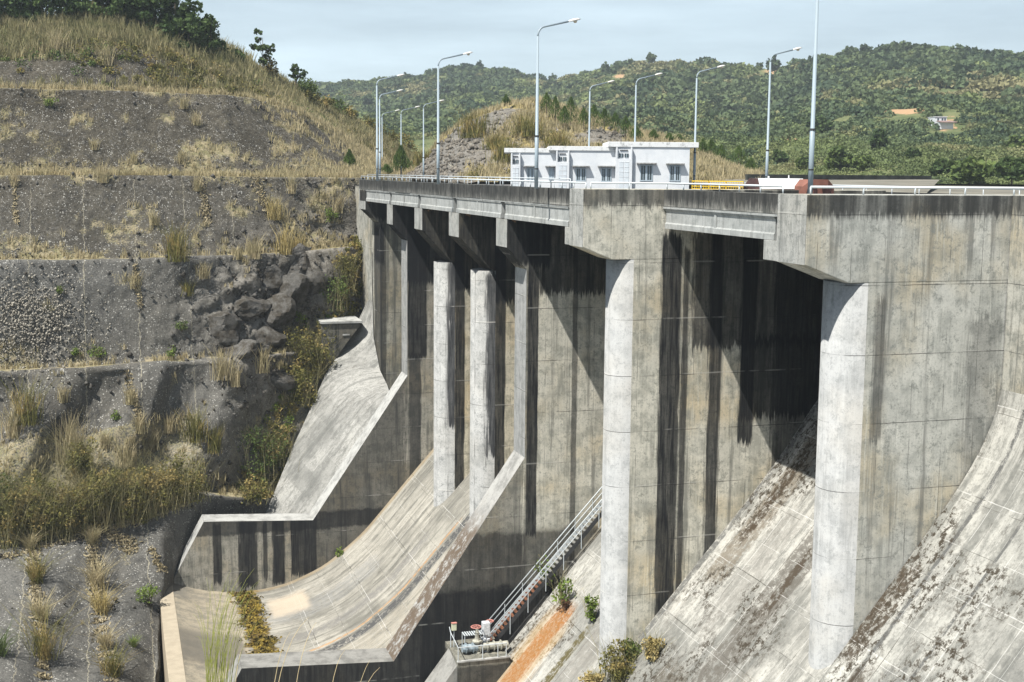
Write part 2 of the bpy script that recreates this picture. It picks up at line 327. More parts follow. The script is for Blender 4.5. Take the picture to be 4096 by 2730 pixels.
m_road=simple('deck_asphalt',(.16,.155,.15),.95,var=.15,spec=.1)
# ================================================================== DAM
DAM=empty('dam',(34,90,-45),'grey weathered concrete gravity dam with piers, sloping spillway chutes and a flip bucket','dam')
ZB=-64
def pier(name,Y,T,top,shaft_x,zsh,mside,mfront,nose=None,back=44.,foot=ZB,label=None,mn=None):
    """top = polygon (XZ) of the bearing block; shaft below with optional round nose"""
    o=MB().prism(top,Y,Y+T).build(name,mside,DAM,bevel=.04)
    if label: o['label']=label
    if nose:
        r=T/2; pl=[(back,Y),(back,Y+T)]
        MB().vprism([(shaft_x,Y),(back,Y),(back,Y+T),(shaft_x,Y+T)],foot,zsh).build('shaft',mside,o)
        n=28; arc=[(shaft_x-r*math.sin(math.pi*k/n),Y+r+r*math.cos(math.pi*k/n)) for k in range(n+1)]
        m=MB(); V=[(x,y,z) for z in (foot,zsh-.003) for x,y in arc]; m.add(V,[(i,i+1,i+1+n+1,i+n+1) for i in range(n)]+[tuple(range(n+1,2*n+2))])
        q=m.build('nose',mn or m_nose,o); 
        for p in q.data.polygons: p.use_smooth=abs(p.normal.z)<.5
    return o
def fix(o,par):        # children created in world coordinates under a child of DAM
    o.parent=par
# parts under DAM are meshes: sub-parts are built in DAM space
_old=mesh_obj
def mesh_obj(name,verts,faces,mat,parent=None,smooth=False):
    if parent is not None and parent.parent is not None:
        root=parent.parent; o=_old(name,verts,faces,mat,root,smooth); o.parent=parent; return o
    return _old(name,verts,faces,mat,parent,smooth)
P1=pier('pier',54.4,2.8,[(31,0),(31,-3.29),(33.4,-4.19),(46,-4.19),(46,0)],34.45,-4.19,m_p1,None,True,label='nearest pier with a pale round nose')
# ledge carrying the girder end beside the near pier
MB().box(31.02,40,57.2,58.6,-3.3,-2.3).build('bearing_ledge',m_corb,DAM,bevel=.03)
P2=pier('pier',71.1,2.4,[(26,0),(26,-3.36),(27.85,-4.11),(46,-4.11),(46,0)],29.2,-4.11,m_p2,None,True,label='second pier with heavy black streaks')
MB().box(26.02,40,73.5,74.4,-3.36,-2.3).build('bearing_ledge',m_corb,DAM,bevel=.03)
wallpoly=[(26,-2.3),(26,-4.25),(27.45,-5.8),(27.45,-19.2),(17.9,-33.3),(7.4,-32.7),(4.3,-38.45),(3.0,-38.6),(3.0,ZB),(46,ZB),(46,-2.3)]
def training(Y,T,m,mf,mt,mtb,label):
    o=MB().prism(wallpoly,Y,Y+T).build('training_wall',m,DAM); o['label']=label
    e=.012
    MB().add([(27.45-e,Y,-5.8),(27.45-e,Y+T,-5.8),(27.45-e,Y+T,-19.2),(27.45-e,Y,-19.2)],[(0,1,2,3)]).build('front_face',mf,o)
    MB().add([(26-e,Y,-2.3),(26-e,Y+T,-2.3),(26-e,Y+T,-4.25),(26-e,Y,-4.25)],[(0,1,2,3)]).build('corbel_face',m_corb,o)
    a=math.atan2(14.1,9.55); nx,nz=-math.sin(a)*e,math.cos(a)*e
    MB().add([(27.45+nx,Y,-19.2+nz),(27.45+nx,Y+T,-19.2+nz),(17.9+nx,Y+T,-33.3+nz),(17.9+nx,Y,-33.3+nz)],[(0,1,2,3)]).build('coping',mt,o)
    MB().add([(17.9,Y,-33.3+e),(17.9,Y+T,-33.3+e),(7.4,Y+T,-32.7+e),(7.4,Y,-32.7+e)],[(0,1,2,3)]).build('coping',mtb,o)
    MB().add([(7.4-e,Y,-32.7+e),(7.4-e,Y+T,-32.7+e),(4.3-e,Y+T,-38.45+e),(4.3-e,Y,-38.45+e)],[(0,1,2,3)]).build('coping',mtb,o)
    return o
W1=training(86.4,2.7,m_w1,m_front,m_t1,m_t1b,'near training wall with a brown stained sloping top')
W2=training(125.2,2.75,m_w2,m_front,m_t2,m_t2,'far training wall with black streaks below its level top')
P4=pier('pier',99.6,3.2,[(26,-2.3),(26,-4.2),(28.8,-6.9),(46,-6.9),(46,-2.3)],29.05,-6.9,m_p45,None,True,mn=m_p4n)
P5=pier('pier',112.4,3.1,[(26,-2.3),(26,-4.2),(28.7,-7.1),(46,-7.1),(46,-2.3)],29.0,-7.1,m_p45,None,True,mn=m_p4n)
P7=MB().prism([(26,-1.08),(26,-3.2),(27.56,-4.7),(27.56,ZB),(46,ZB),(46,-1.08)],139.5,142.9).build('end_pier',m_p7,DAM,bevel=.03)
for p,Y,T,zc in ((P4,99.6,3.2,-4.2),(P5,112.4,3.1,-4.2),(P7,139.5,3.4,-3.2)):
    MB().add([(25.985,Y,-2.3),(25.985,Y+T,-2.3),(25.985,Y+T,zc),(25.985,Y,zc)],[(0,1,2,3)]).build('corbel_face',m_corb,p)
MB().add([(25.985,71.1,-.01),(25.985,73.5,-.01),(25.985,73.5,-3.36),(25.985,71.1,-3.36)],[(0,1,2,3)]).build('corbel_face',m_corb,P2)
MB().add([(30.985,54.4,-.01),(30.985,57.2,-.01),(30.985,57.2,-3.29),(30.985,54.4,-3.29)],[(0,1,2,3)]).build('corbel_face',m_corb,P1)
# chutes -------------------------------------------------------------
def sheet(prof,y0,y1,n,name,mat,parent,dz=0,zb=ZB,amp=0.0):
    """solid with profile top (list X,Z from upstream to downstream) between y0,y1"""
    poly=list(prof)+[(prof[-1][0],zb),(prof[0][0],zb)]
    return MB().prism(poly,y0,y1).build(name,mat,parent)
def smooth_prof(pr,n=40):
    pr=np.array(pr); s=np.r_[0,np.cumsum(np.hypot(*np.diff(pr,axis=0).T))]; q=np.linspace(0,s[-1],n)
    a=np.interp(q,s,pr[:,0]); b=np.interp(q,s,pr[:,1]); k=np.array([1,2,3,2,1.])/9
    A=np.convolve(np.pad(a,2,mode='edge'),k,'valid'); B=np.convolve(np.pad(b,2,mode='edge'),k,'valid'); A[0],B[0]=pr[0]; A[-1],B[-1]=pr[-1]
    return list(zip(A.tolist(),B.tolist()))
PR=[(46,-10.5),(43.5,-11.2),(42.1,-12.4),(39.7,-16),(36.5,-19.9),(33.2,-23.6),(30,-27.3),(26.65,-31.1),(22.8,-35.5),(12,-48.6),(4,-58.5)]
RT=[(42.3,-9.6),(42.2,-10.6),(41.6,-12.1),(40.6,-13.9),(39.6,-15.2),(36.9,-18.6),(34.8,-21.2),(33,-23.4),(30,-27.0),(26.65,-30.95),(12,-48.4),(4,-58.3)]
BK=[(46,-10.5),(43.5,-11.2),(42.1,-12.4),(39.7,-16),(36.5,-19.9),(33.2,-23.5),(30,-26.8),(26.65,-30.6),(22.8,-35.0),(19,-38.0),(15.3,-39.55),(12.6,-39.95),(10.7,-40.0),(8,-39.7),(6,-39.2),(4.3,-38.5)]
c1=sheet(smooth_prof(PR,60),54.5,84.3,0,'spillway_face',m_slab,DAM); c1['label']='pale sloping spillway face with an orange rust streak'
# thin gutter between the face and the training wall
sheet([(p[0],p[1]-1.1) for p in smooth_prof(PR,60)],84.3,86.4,0,'stair_gutter',m_w1,DAM)
c2=MB().prism([(42.3,0)]+[(42.3,-4.5)]+smooth_prof(RT,60)+[(4,ZB),(50,ZB),(50,0)],-70,54.33).build('dam_face',m_slabr,DAM); c2['label']='gridded pale sloping face right of the nearest pier'
MB().add([(42.29,54.33,0),(42.29,-70,0),(42.29,-70,-9.65),(42.29,54.33,-9.65)],[(0,3,2,1)]).build('crest_wall',m_dam,DAM)
c3=sheet(smooth_prof(BK,70),89.1,125.2,0,'flip_bucket_chute',m_bucket,DAM); c3['label']='curved chute ending in a mossy flip bucket'
MB().prism([(3.0,-38.45),(4.3,-38.45),(4.3,-45),(3.0,-45)],89.1,125.2).build('bucket_lip',m_silt,DAM,bevel=.04)
# abutment slab beyond the far wall (tilted plane)
CT=[onY(1522,1060,149.5)]+[atD(x,y,d) for x,y,d in ((1520,1105,149.3),(1460,1225,148.3),(1400,1350,146.8),(1350,1420,144.8),(1300,1502,142),(1240,1640,139.3),(1180,1770,136.8),(1130,1890,134.3),(1085,2000,132.4),(1060,2060,131.8))]
IN=[(27.5,144,-8),(27.5,144,-11.5),(27.5,143.5,-14.5),(27.45,143,-17.5),(27.5,139.6,-20.8),(27.2,134,-21.6),(26.4,128.2,-21.9),(24.6,127.8,-24.2),(22,127.8,-27.7),(19.5,127.8,-31.5),(18,127.8,-33.6)]
nn_=9; V=[]
for c_,i_ in zip(CT,IN):
    for k in range(nn_):
        t_=k/(nn_-1); V.append(np.array(c_)*(1-t_)+np.array(i_)*t_)
m=MB(); m.add(V,[(i*nn_+j,i*nn_+j+1,(i+1)*nn_+j+1,(i+1)*nn_+j) for i in range(len(CT)-1) for j in range(nn_-1)]); m.build('abutment_slab',m_abut,DAM,True)
MB().box(27.6,48.4,142.95,175,ZB,-.66).build('abutment_block',m_dam,DAM)
# unseen dark gate sheets, added to block light from upstream of the bays
m_gate_block=simple('gate_light_block',(.035,.037,.04),.7)
for a,b in ((57.2,71.1),(73.5,86.4),(89.1,99.6),(102.8,112.4),(115.5,125.2),(127.95,139.5)):
    MB().box(43.2,43.6,a,b,-14,-1.1).build('gate',m_gate_block,DAM)
_r=np.random.default_rng(5); mx_=[]
for _ in range(260):
    y_=_r.uniform(90,124.8); x_=11.1+_r.normal()*.55+.3*math.sin(y_*.7); c_=np.array([x_,y_,-39.98]); g_=_r.normal(size=(22,3))*np.array([.28,.4,.10]); g_[:,2]=np.abs(g_[:,2]); mx_.append(c_+g_)
V_=np.concatenate(mx_); a_=_r.normal(size=V_.shape); a_/=np.linalg.norm(a_,axis=1,keepdims=True); b_=np.cross(a_,_r.normal(size=V_.shape)); b_/=np.linalg.norm(b_,axis=1,keepdims=True)
q_=np.stack([V_-a_*.11-b_*.07,V_+a_*.11-b_*.07,V_+a_*.11+b_*.07,V_-a_*.11+b_*.07],1).reshape(-1,3)
tm=NT('wet_moss'); nm_=tm.noise(1.1,detail=6,rough=.7); Xm,Ym,Zm=tm.xyz(); cm_=tm.mix(tm.step(nm_,.42,.6),(.25,.18,.035),(.07,.06,.02)); cm_=tm.mix(tm.step(Ym,106,99),cm_,(.035,.03,.018)); m_moss=tm.out(cm_,.9)
tag(mesh_obj('moss',q_,np.arange(len(q_)).reshape(-1,4),m_moss),'brown and yellow moss filling the low joint of the flip bucket','moss',kind='stuff')
# small concrete box in the abutment
bxo=empty('concrete_box',(24,146,-18),'small dark concrete box chamber half buried beside the pale abutment slab','chamber')
q=[onY(*p,143.6) for p in [(1288,1297),(1446,1297),(1402,1352),(1350,1425),(1322,1462),(1288,1462)]]
MB().prism([(p[0],p[2]) for p in q],143.6,152).build('chamber',m_w2,bxo)
MB().box(q[0][0]-.15,q[1][0]+.1,143.4,152,q[0][2]+.004,q[0][2]+.28).build('roof_slab',m_t2,bxo,bevel=.03)
MB().box(q[0][0]+2.3,q[0][0]+3.1,143.5,143.58,q[0][2]-1.35,q[0][2]-1.2).build('vent_slot',m_t2,bxo)
# ================================================================== BRIDGE
BR_=empty('bridge',(28,110,0),'concrete road bridge deck on girders carried across the tops of the piers','bridge')
BN=empty('bridge',(33,64,0),'nearer bridge span between the two biggest piers with black-topped kerb','bridge')
# left deck
random.seed(3)
cuts=[73.5,76.8,80.9,87.2,93.4,98.6,104.6,111,117.5,124,130.5,136.8,143.3]
for i in range(len(cuts)-1):
    a,b=cuts[i]+.02,cuts[i+1]-.02; dz=random.uniform(-.05,.03); dx=random.uniform(-.03,.03)
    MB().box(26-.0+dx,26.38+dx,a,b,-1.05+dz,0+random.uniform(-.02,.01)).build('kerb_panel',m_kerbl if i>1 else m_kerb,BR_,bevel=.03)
MB().box(26.4,48.5,73.52,143.2,-.95,-.45).build('deck_slab',m_road,BR_)
MB().box(26.02,26.4,73.52,143.2,-1.12,-1.065).build('drip_edge',m_gird,BR_)
def girder(x,a,b,par):
    m=MB().prism([(x,-.96),(x,-1.2),(x+.07,-1.26),(x+.07,-1.92),(x,-2.0),(x,-2.28),(x+.75,-2.28),(x+.75,-2.02),(x+.55,-1.85),(x+.55,-1.25),(x+.75,-1.15),(x+.75,-.96)],a,b)
    k=(a+b)/2
    m.box(x+.02,x+.2,k-.12,k+.12,-1.99,-1.21)
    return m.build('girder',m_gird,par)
spans=[(73.9,87.2),(88.2,100.7),(101.7,113.5),(114.5,126.1),(127.1,140.2)]
for x in (26.04,30,34,38,42):
    for a,b in spans: girder(x,a,b,BR_)
m=MB().box(26.0,27.2,142.6,143.4,-3.2,-.02); m.build('end_wall',m_corb,BR_)
# near span
cuts=[57.2,61.8,66.4,71.1]
for i in range(3):
    MB().box(31,31.38,cuts[i]+.012,cuts[i+1]-.012,-1.0,random.uniform(-.01,.01)).build('kerb_panel',m_kerb,BN,bevel=.03)
MB().box(30.97,31.4,57.22,71.08,-1.12,-1.012).build('drip_edge',m_gird,BN)
MB().box(31.4,48.5,57.22,71.08,-.95,-.45).build('deck_slab',m_road,BN)
for x in (31.04,35,39,43): girder(x,57.6,70.9,BN)
MB().box(46,48.5,71.1,73.5,-3,-.45).build('deck_slab',m_road,BN)
# ================================================================== RAILINGS
def railing(name,pts,label,z0=0.,h=.36,post=2.1,r=.055,group=None):
    o=empty(name,(pts[0][0],pts[0][1],z0),label,'railing',group)
    m=MB(); m.tube([(x,y,z0+h) for x,y in pts],r,8); m.build('rail',m_rail,o,smooth=True)
    n=0
    for a,b in zip(pts[:-1],pts[1:]):
        L=math.hypot(b[0]-a[0],b[1]-a[1]); k=max(1,int(L/post))
        for i in range(k+1):
            if n and i==0: continue
            n+=1
            if n>95: break
            x=a[0]+(b[0]-a[0])*i/k; y=a[1]+(b[1]-a[1])*i/k
            MB().tube([(x,y,z0-.02),(x,y,z0+h)],r*.72,6).build('post',m_rail,o,smooth=True)
    return o
railing('railing',[(26.22,71.35),(26.22,143.2)],'grey steel pipe railing along the receding bridge kerb')
railing('railing',[(26.5,71.3),(31.3,71.3),(31.3,57.3)],'grey pipe railing over the near girder span in front of the white building')
railing('railing',[(31.3,54.65),(42.6,54.65),(42.6,30)],'grey pipe railing on top of the nearest pier at the right edge',post=2.3,r=.06)
railing('railing',[(48.3,52),(48.3,71),(48.3,143)],'thin white pipe railing along the far side of the road',z0=-.4,h=.62,post=3.0,r=.045)
railing('railing',[(26.9,76),(26.9,143)],'second thin pipe rail behind the receding kerb',z0=-.4,h=.95,post=3.0,r=.035)
MB_=MB().box(48.6,49.0,57,143,-.9,-.15); tag(MB_.build('kerb_wall',m_kerbl),'low grey concrete kerb wall along the far edge of the road','kerb')
# ================================================================== LAMP POSTS
m_lampw=simple('lamp_housing',(.72,.70,.66),.4,var=.05); m_lampg=simple('lamp_glass',(.55,.50,.38),.25,var=.05)
def lamp(X,Y,top,label,armdir=(1.,.25),z0=-.45,rr=.095):
    o=empty('street_lamp',(X,Y,z0),label,'street lamp','tall street lamps along the dam road')
    h=top
    MB().tube([(X,Y,z0),(X,Y,z0+3.2),(X,Y,z0+3.21),(X,Y,h-.75)],[rr,rr,rr*.82,rr*.62],10).build('pole',m_pole,o,smooth=True)
    m=MB(); m.lathe([(rr*1.15,-.05),(rr*1.15,.05)],(X,Y,z0+3.2),10); m.lathe([(rr*1.05,-.04),(rr*1.05,.04)],(X,Y,z0+1.2),10); m.build('collar',m_dsteel,o)
    d=np.array([armdir[0],armdir[1],0]); d/=np.linalg.norm(d); pts=[]
    for k in range(7):
        t=k/6*math.radians(76); pts.append((X+d[0]*.55*(1-math.cos(t)),Y+d[1]*.55*(1-math.cos(t)),h-.75+.6*math.sin(t)))
    e=np.array(pts[-1])+np.array([d[0]*1.75,d[1]*1.75,.42]); pts.append(tuple(e))
    MB().tube(pts,rr*.5,8).build('arm',m_pole,o,smooth=True)
    hd=MB(); n=8; V=[];prof=[(0,.05,.05),(.12,.09,.09),(.35,.14,.12),(.65,.15,.11),(.85,.08,.05)]
    for s_,w,hh in prof:
        c=e+np.array([d[0]*s_,d[1]*s_,s_*.22])
        sd=np.array([-d[1],d[0],0])
        for k in range(10):
            t=2*math.pi*k/10; V.append(c+sd*w*math.cos(t)+np.array([0,0,hh*math.sin(t)*(1 if math.sin(t)>0 else .4)]))
    f=[(i*10+k,i*10+(k+1)%10,(i+1)*10+(k+1)%10,(i+1)*10+k) for i in range(4) for k in range(10)]+[tuple(range(9,-1,-1)),tuple(range(40,50))]
    hd.add(V,f); L=hd.build('lamp_head',m_lampw,o,smooth=True)
    g=MB(); c=e+np.array([d[0]*.5,d[1]*.5,.06])
    g.lathe([(.02,-.12),(.09,-.09),(.13,-.02),(.13,.01)],c,10); g.build('lamp_glass',m_lampg,o,smooth=True)
    return o
def lampat(x,ytop,D,label,base=-.45,rr=.095,ad=(1.,.22)):
    p=atD(x,ytop,D); lamp(p[0],p[1],p[2],label,z0=base,rr=rr,armdir=ad)
near=dict(base=-.05)
p=atD(3247,600,66); lamp(p[0]+.0,p[1],10.4,'thickest grey lamp pole running out of the top of the picture',z0=-.02,rr=.13)
lampat(2152,95,81,'tall lamp post standing in front of the left half of the white building',base=-.05,rr=.12)
lampat(1753,226,104,'tall lamp post on the bridge between the two hills',base=-.05,rr=.12)
lampat(1507,312,131,'tallest of the cluster of lamp posts at the far left end of the bridge',base=-.05,rr=.12)
lampat(1518,372,154,'lamp post just behind the tallest one at the far left end of the bridge',base=-.05,rr=.12)
lampat(3083,208,100,'lamp post rising behind the white tank','',rr=.12) if False else lampat(3083,208,100,'lamp post rising behind the white tank',rr=.11)
lampat(2788,278,114,'lamp post beside the right end of the white building',rr=.11)
lampat(2545,308,126,'lamp post showing above the highest roof of the white building',rr=.11)
lampat(2360,337,137,'lamp post showing above the middle roof of the white building',rr=.11)
lampat(1694,412,172,'thin distant lamp post just left of the tall bridge lamp',rr=.11)
lampat(1604,436,190,'thin distant lamp post in front of the dark green bush',rr=.11)
lampat(1528,450,204,'smallest most distant lamp post with its head over the cluster',rr=.11)
# ================================================================== WHITE BUILDING
t=NT('white_render'); n=t.noise(1.2,detail=6,rough=.7); X,Y,Z=t.xyz()
sv=t.comb(t.m_('MULTIPLY',X,2.5),t.m_('MULTIPLY',Y,2.5),t.m_('MULTIPLY',Z,.3)); sn=t.noise(1,vec=sv,detail=5)
m_white=t.out(t.mix(t.mul(t.step(sn,.55,.75),.25),t.mix(t.step(n,.4,.7),(.66,.68,.70),(.58,.61,.64)),(.45,.47,.48)),.8)
t=NT('weathered_white_roof'); n=t.noise(2,detail=6,rough=.75)
m_wroof=t.out(t.mix(t.step(n,.5,.68),(.68,.69,.69),(.36,.37,.37)),.85)
m_frame=simple('blue_grey_window_frame',(.42,.50,.56),.6,var=.05)
m_glass=simple('window_glass',(.05,.07,.08),.15,var=.1,spec=.6)
m_panel=simple('pale_door_panel',(.62,.67,.71),.5,var=.06)
m_shade=simple('stained_concrete_canopy',(.36,.36,.35),.9,var=.3,scale=5)
BY=106.
HS=empty('white_building',(40,BY,-.45),'long white single storey building in three stepped sections beside the dam road','building')
DB=113.
bx=lambda x,Yp=BY: atD(x,650,DB+Yp-BY)@R0
bz=lambda x,y,Yp=BY: atD(x,y,DB+Yp-BY)[2]
HS.location=(bx(2400),BY,-.45)
ZF=-.6
# sections: (x0,x1,roof y at middle,Y front)
def sect(x0,x1,yt,yf,Yp,depth=7,ovl=26,ovr=0):
    X0,X1=bx(x0,Yp),bx(x1,Yp); zt=bz((x0+x1)/2,yt,Yp); zr=bz((x0+x1)/2,yf,Yp)
    w=MB().box(X0,X1,Yp,Yp+depth,ZF,zr).build('wall',m_white,HS)
    MB().box(X0-ovl*.022,X1+ovr*.022,Yp-.09,Yp+depth+.4,zr+.004,zt).build('roof',m_wroof,HS,bevel=.02)
    return X0,X1,zr
sect(2043,2237,594,612,106.6,6.4,ovl=26)
sect(2225,2462,586,604,106.3,6.4,ovl=30)
sect(2462,2758,569,590,106.,6.7,ovl=30,ovr=34)
def window(x0,x1,y0,y1,Yp,canopy=None,par=HS):
    X0,X1=bx(x0,Yp),bx(x1,Yp); xm=(x0+x1)/2; z1=bz(xm,y0,Yp); z0=bz(xm,y1,Yp); mx=(X0+X1)/2; y=Yp-.03
    fr=MB()
    for a,b,c,d in ((X0,X1,z1-.08,z1),(X0,X1,z0,z0+.08),(X0,X0+.08,z0+.081,z1-.081),(X1-.08,X1,z0+.081,z1-.081),(mx-.09,mx+.09,z0+.081,z1-.081)): fr.box(a,b,y-.03,y+.05,c,d)
    for q in (X0*.75+X1*.25,X0*.25+X1*.75): fr.box(q-.02,q+.02,y-.012,y+.03,z0+.082,z1-.082)
    w=fr.build('window',m_frame,par); MB().box(X0+.05,X1-.05,y+.005,y+.028,z0+.05,z1-.05).build('pane',m_glass,w)
    if canopy:
        MB().box(X0-.32,X1+.32,Yp-.42,Yp-.002,z1+.06,z1+.17).build('canopy',m_shade,par,bevel=.015)
window(2108,2136,672,724,106.6,1); window(2196,2217,672,720,106.6,1)
window(2304,2344,672,726,106.3,1); window(2406,2446,672,728,106.3,1)
window(2561,2611,660,725,106.,1); window(2679,2722,662,726,106.,1)
def tower(x0,x1,ytop,Yp):
    X0,X1=bx(x0,Yp),bx(x1,Yp); xm=(x0+x1)/2; zt=bz(xm,ytop,Yp)
    MB().box(X0,X1,Yp-.34,Yp-.003,ZF,bz(xm,ytop+46,Yp)).build('porch',m_white,HS,bevel=.02)
    MB().box(X0+.02,X0+.14,Yp-.34,Yp-.003,bz(xm,ytop+46,Yp)+.002,zt).build('porch_fin',m_white,HS)
    MB().box(X1-.14,X1-.02,Yp-.34,Yp-.003,bz(xm,ytop+46,Yp)+.002,zt).build('porch_fin',m_white,HS)
    w=(X1-X0); y=Yp-.36
    for s in (-1,1):
        c=(X0+X1)/2+s*w*.16
        zz=bz(xm,ytop+33,Yp); f=MB().box(c-w*.12,c+w*.12,Yp-.06,Yp-.004,zz-.17,zz+.17).build('vent_window',m_glass,HS)
        MB().box(c-w*.012,c+w*.012,Yp-.075,Yp-.062,zz-.17,zz+.17).build('frame',m_frame,f)
        zt2=bz(xm,ytop+58,Yp); d=MB().box(c-w*.13,c+w*.13,y,y+.05,ZF,zt2).build('door_panel',m_panel,HS)
        m=MB()
        for k in range(5): m.box(c-w*.13,c+w*.13,y-.012,y-.001,zt2-.42*k-.05,zt2-.42*k)
        m.build('muntin',m_white,d)
    zz=bz(xm,ytop+12,Yp); MB().box((X0+X1)/2-w*.24,(X0+X1)/2+w*.24,Yp-.07,Yp-.004,zz-.03,zz+.03).build('slot_vent',m_dsteel,HS)
tower(2043,2082,614,106.6); tower(2223,2277,604,106.3); tower(2462,2528,590,106.)
_c=HS.location.copy(); _w=R0*_c.x+F0*(DB+0.); HS.location=(_w[0],_w[1],-.45); HS.rotation_euler=(0,0,-YAW)
# ================================================================== THINGS ON THE ROAD
def loft(secs,mat,name,par=None):     # secs: list of rings (same count)
    n=len(secs[0]); V=[p for s in secs for p in s]; f=[(i*n+k,i*n+(k+1)%n,(i+1)*n+(k+1)%n,(i+1)*n+k) for i in range(len(secs)-1) for k in range(n)]
    f+= [tuple(range(n-1,-1,-1)),tuple((len(secs)-1)*n+k for k in range(n))]
    return MB().add(V,f).build(name,mat,par)
m_tankw=simple('weathered_white_tank',(.74,.75,.74),.6,var=.06,scale=1.5); m_tankb=simple('red_oxide_tank',(.25,.11,.08),.75,var=.12,scale=2); m_tankd=simple('dark_oxide',(.06,.03,.028),.85,var=.3,scale=3)
def octtank(name,label,c,L,w,h,mat,mend,cat,cut=.45):
    o=empty(name,c,label,cat)
    def ring(x,s): return [(c[0]+x,c[1]+s*w*.32,c[2]),(c[0]+x,c[1]+s*w*.5,c[2]+h*.45),(c[0]+x,c[1]+s*w*.30,c[2]+h),(c[0]+x,c[1]-s*w*.30,c[2]+h),(c[0]+x,c[1]-s*w*.5,c[2]+h*.45),(c[0]+x,c[1]-s*w*.32,c[2])]
    loft([ring(-L/2+cut,1),ring(L/2-cut*.3,1)],mat,'body',o)
    a=ring(-L/2+cut-.01,1); b=[(p[0]-cut*(.9 if p[2]>c[2]+h*.3 else .1),c[1]+(p[1]-c[1])*.8,c[2]+(p[2]-c[2])*.62) for p in a]
    loft([b,a],mend,'end_panel',o)
    m=MB(); m.tube([(c[0]-L*.1,c[1],c[2]+h),(c[0]-L*.1,c[1],c[2]+h+.14)],.06,8); m.tube([(c[0]+L*.28,c[1],c[2]+h),(c[0]+L*.28,c[1],c[2]+h+.2)],.04,8); m.build('lug',mat if cat!='x' else mat,o)
    m=MB().box(c[0]-L/2+cut,c[0]+L/2-cut,c[1]-w*.52,c[1]-w*.5,c[2]+h*.43,c[2]+h*.48); m.build('seam',mend,o)
    return o
p=atD(3095,735,82); octtank('white_tank','weathered white float tank with a dark brown open end on the dam road',(p[0],p[1],-.55),3.7,1.9,1.24,m_tankw,m_tankd,'tank')
p=atD(3255,735,80)
o=empty('oxide_hopper',(p[0],p[1],-.55),'rust-red hopper shaped tank behind the thickest lamp pole','tank')
c=(p[0],p[1],-.55)
def hexr(x,w,h0,h1): return [(c[0]+x,c[1]-w,c[2]+h0),(c[0]+x,c[1]+w,c[2]+h0),(c[0]+x,c[1]+w,c[2]+h1),(c[0]+x,c[1]-w,c[2]+h1)]
loft([hexr(-1.02,.5,0,.78),hexr(-.55,.75,0,1.2),hexr(.55,.75,0,1.2),hexr(1.12,.5,0,.78)],m_tankb,'body',o)
MB().add([(c[0]-.95,c[1]-.66,c[2]+.05),(c[0]-.2,c[1]-.79,c[2]+.05),(c[0]-.2,c[1]-.79,c[2]+.72),(c[0]-.8,c[1]-.72,c[2]+.72)],[(0,1,2,3)]).build('opening',m_tankd,o)
MB().add([(c[0]+.25,c[1]-.79,c[2]+.05),(c[0]+.7,c[1]-.79,c[2]+.05),(c[0]+.85,c[1]-.74,c[2]+.75),(c[0]+.1,c[1]-.79,c[2]+.75)],[(0,1,2,3)]).build('opening',m_tankd,o)
# yellow mesh barrier panels
m_yel=simple('yellow_paint',(.72,.48,.03),.6,var=.08)
a=atD(2768,742,99); b=atD(2975,742,96)
for i in range(3):
    u=a+(b-a)*(i/3+.005); v=a+(b-a)*((i+1)/3-.01); o=empty('road_barrier',((u[0]+v[0])/2,(u[1]+v[1])/2,-.45),['yellow mesh barrier panel nearest the white building','middle one of the yellow mesh barrier panels','yellow mesh barrier panel nearest the white tank'][i],'barrier','yellow mesh barriers')
    P=lambda s,z:(u[0]+(v[0]-u[0])*s,u[1]+(v[1]-u[1])*s,z)
    MB().tube([P(0,-.4),P(0,.38),P(1,.38),P(1,-.4),P(0,-.4)],.05,6).build('frame',m_yel,o)
    m=MB()
    for k in range(1,7): m.tube([P(k/7,-.4),P(k/7,.38)],.022,4)
    for zz in (-.2,0,.2): m.tube([P(0,zz),P(1,zz)],.03,4)
    m.build('mesh_infill',m_yel,o)
# far quay wall and yard
m_yard=simple('dusty_yard',(.22,.205,.165),.95,var=.2,scale=.15)
# ================================================================== STAIR AND VALVE PLATFORM
m_plat_t=simple('stair_tread_steel',(.30,.30,.28),.7,var=.25,scale=2)
ST=empty('access_stair',(29,85,-27),'long steep steel stair with pipe handrails climbing beside the training wall','stair')
A=np.array([24.45,0,-31.95]); B=np.array([37.5,0,-17.55]); n=52
for y,nm in ((84.15,'stringer'),(85.35,'stringer')):
    d=(B-A)/np.linalg.norm(B-A); nn=np.array([-d[2],0,d[0]])*.14
    q=[A-nn,B-nn,B+nn,A+nn]; MB().prism([(p[0],p[2]) for p in q],y-.03,y+.03).build(nm,m_dsteel if y<85 else m_rail,ST)
for k in range(n):
    p=A+(B-A)*((k+.5)/n); mt=m_rust if k<15 else m_plat_t
    MB().box(p[0]-.13,p[0]+.13,84.2,85.3,p[2]+.02,p[2]+.06).build('tread',mt,ST)
for y in (84.1,85.45):
    for hh,r in ((1.0,.038),(.55,.03)):
        MB().tube([(A[0]-.2,y,A[2]+hh),(B[0],y,B[2]+hh)],r,6).build('handrail',m_rail,ST,smooth=True)
    for k in range(11):
        p=A+(B-A)*(k/10.); MB().tube([(p[0],y,p[2]-.75),(p[0],y,p[2]+1.0)],.028,6).build('baluster',m_rail,ST)
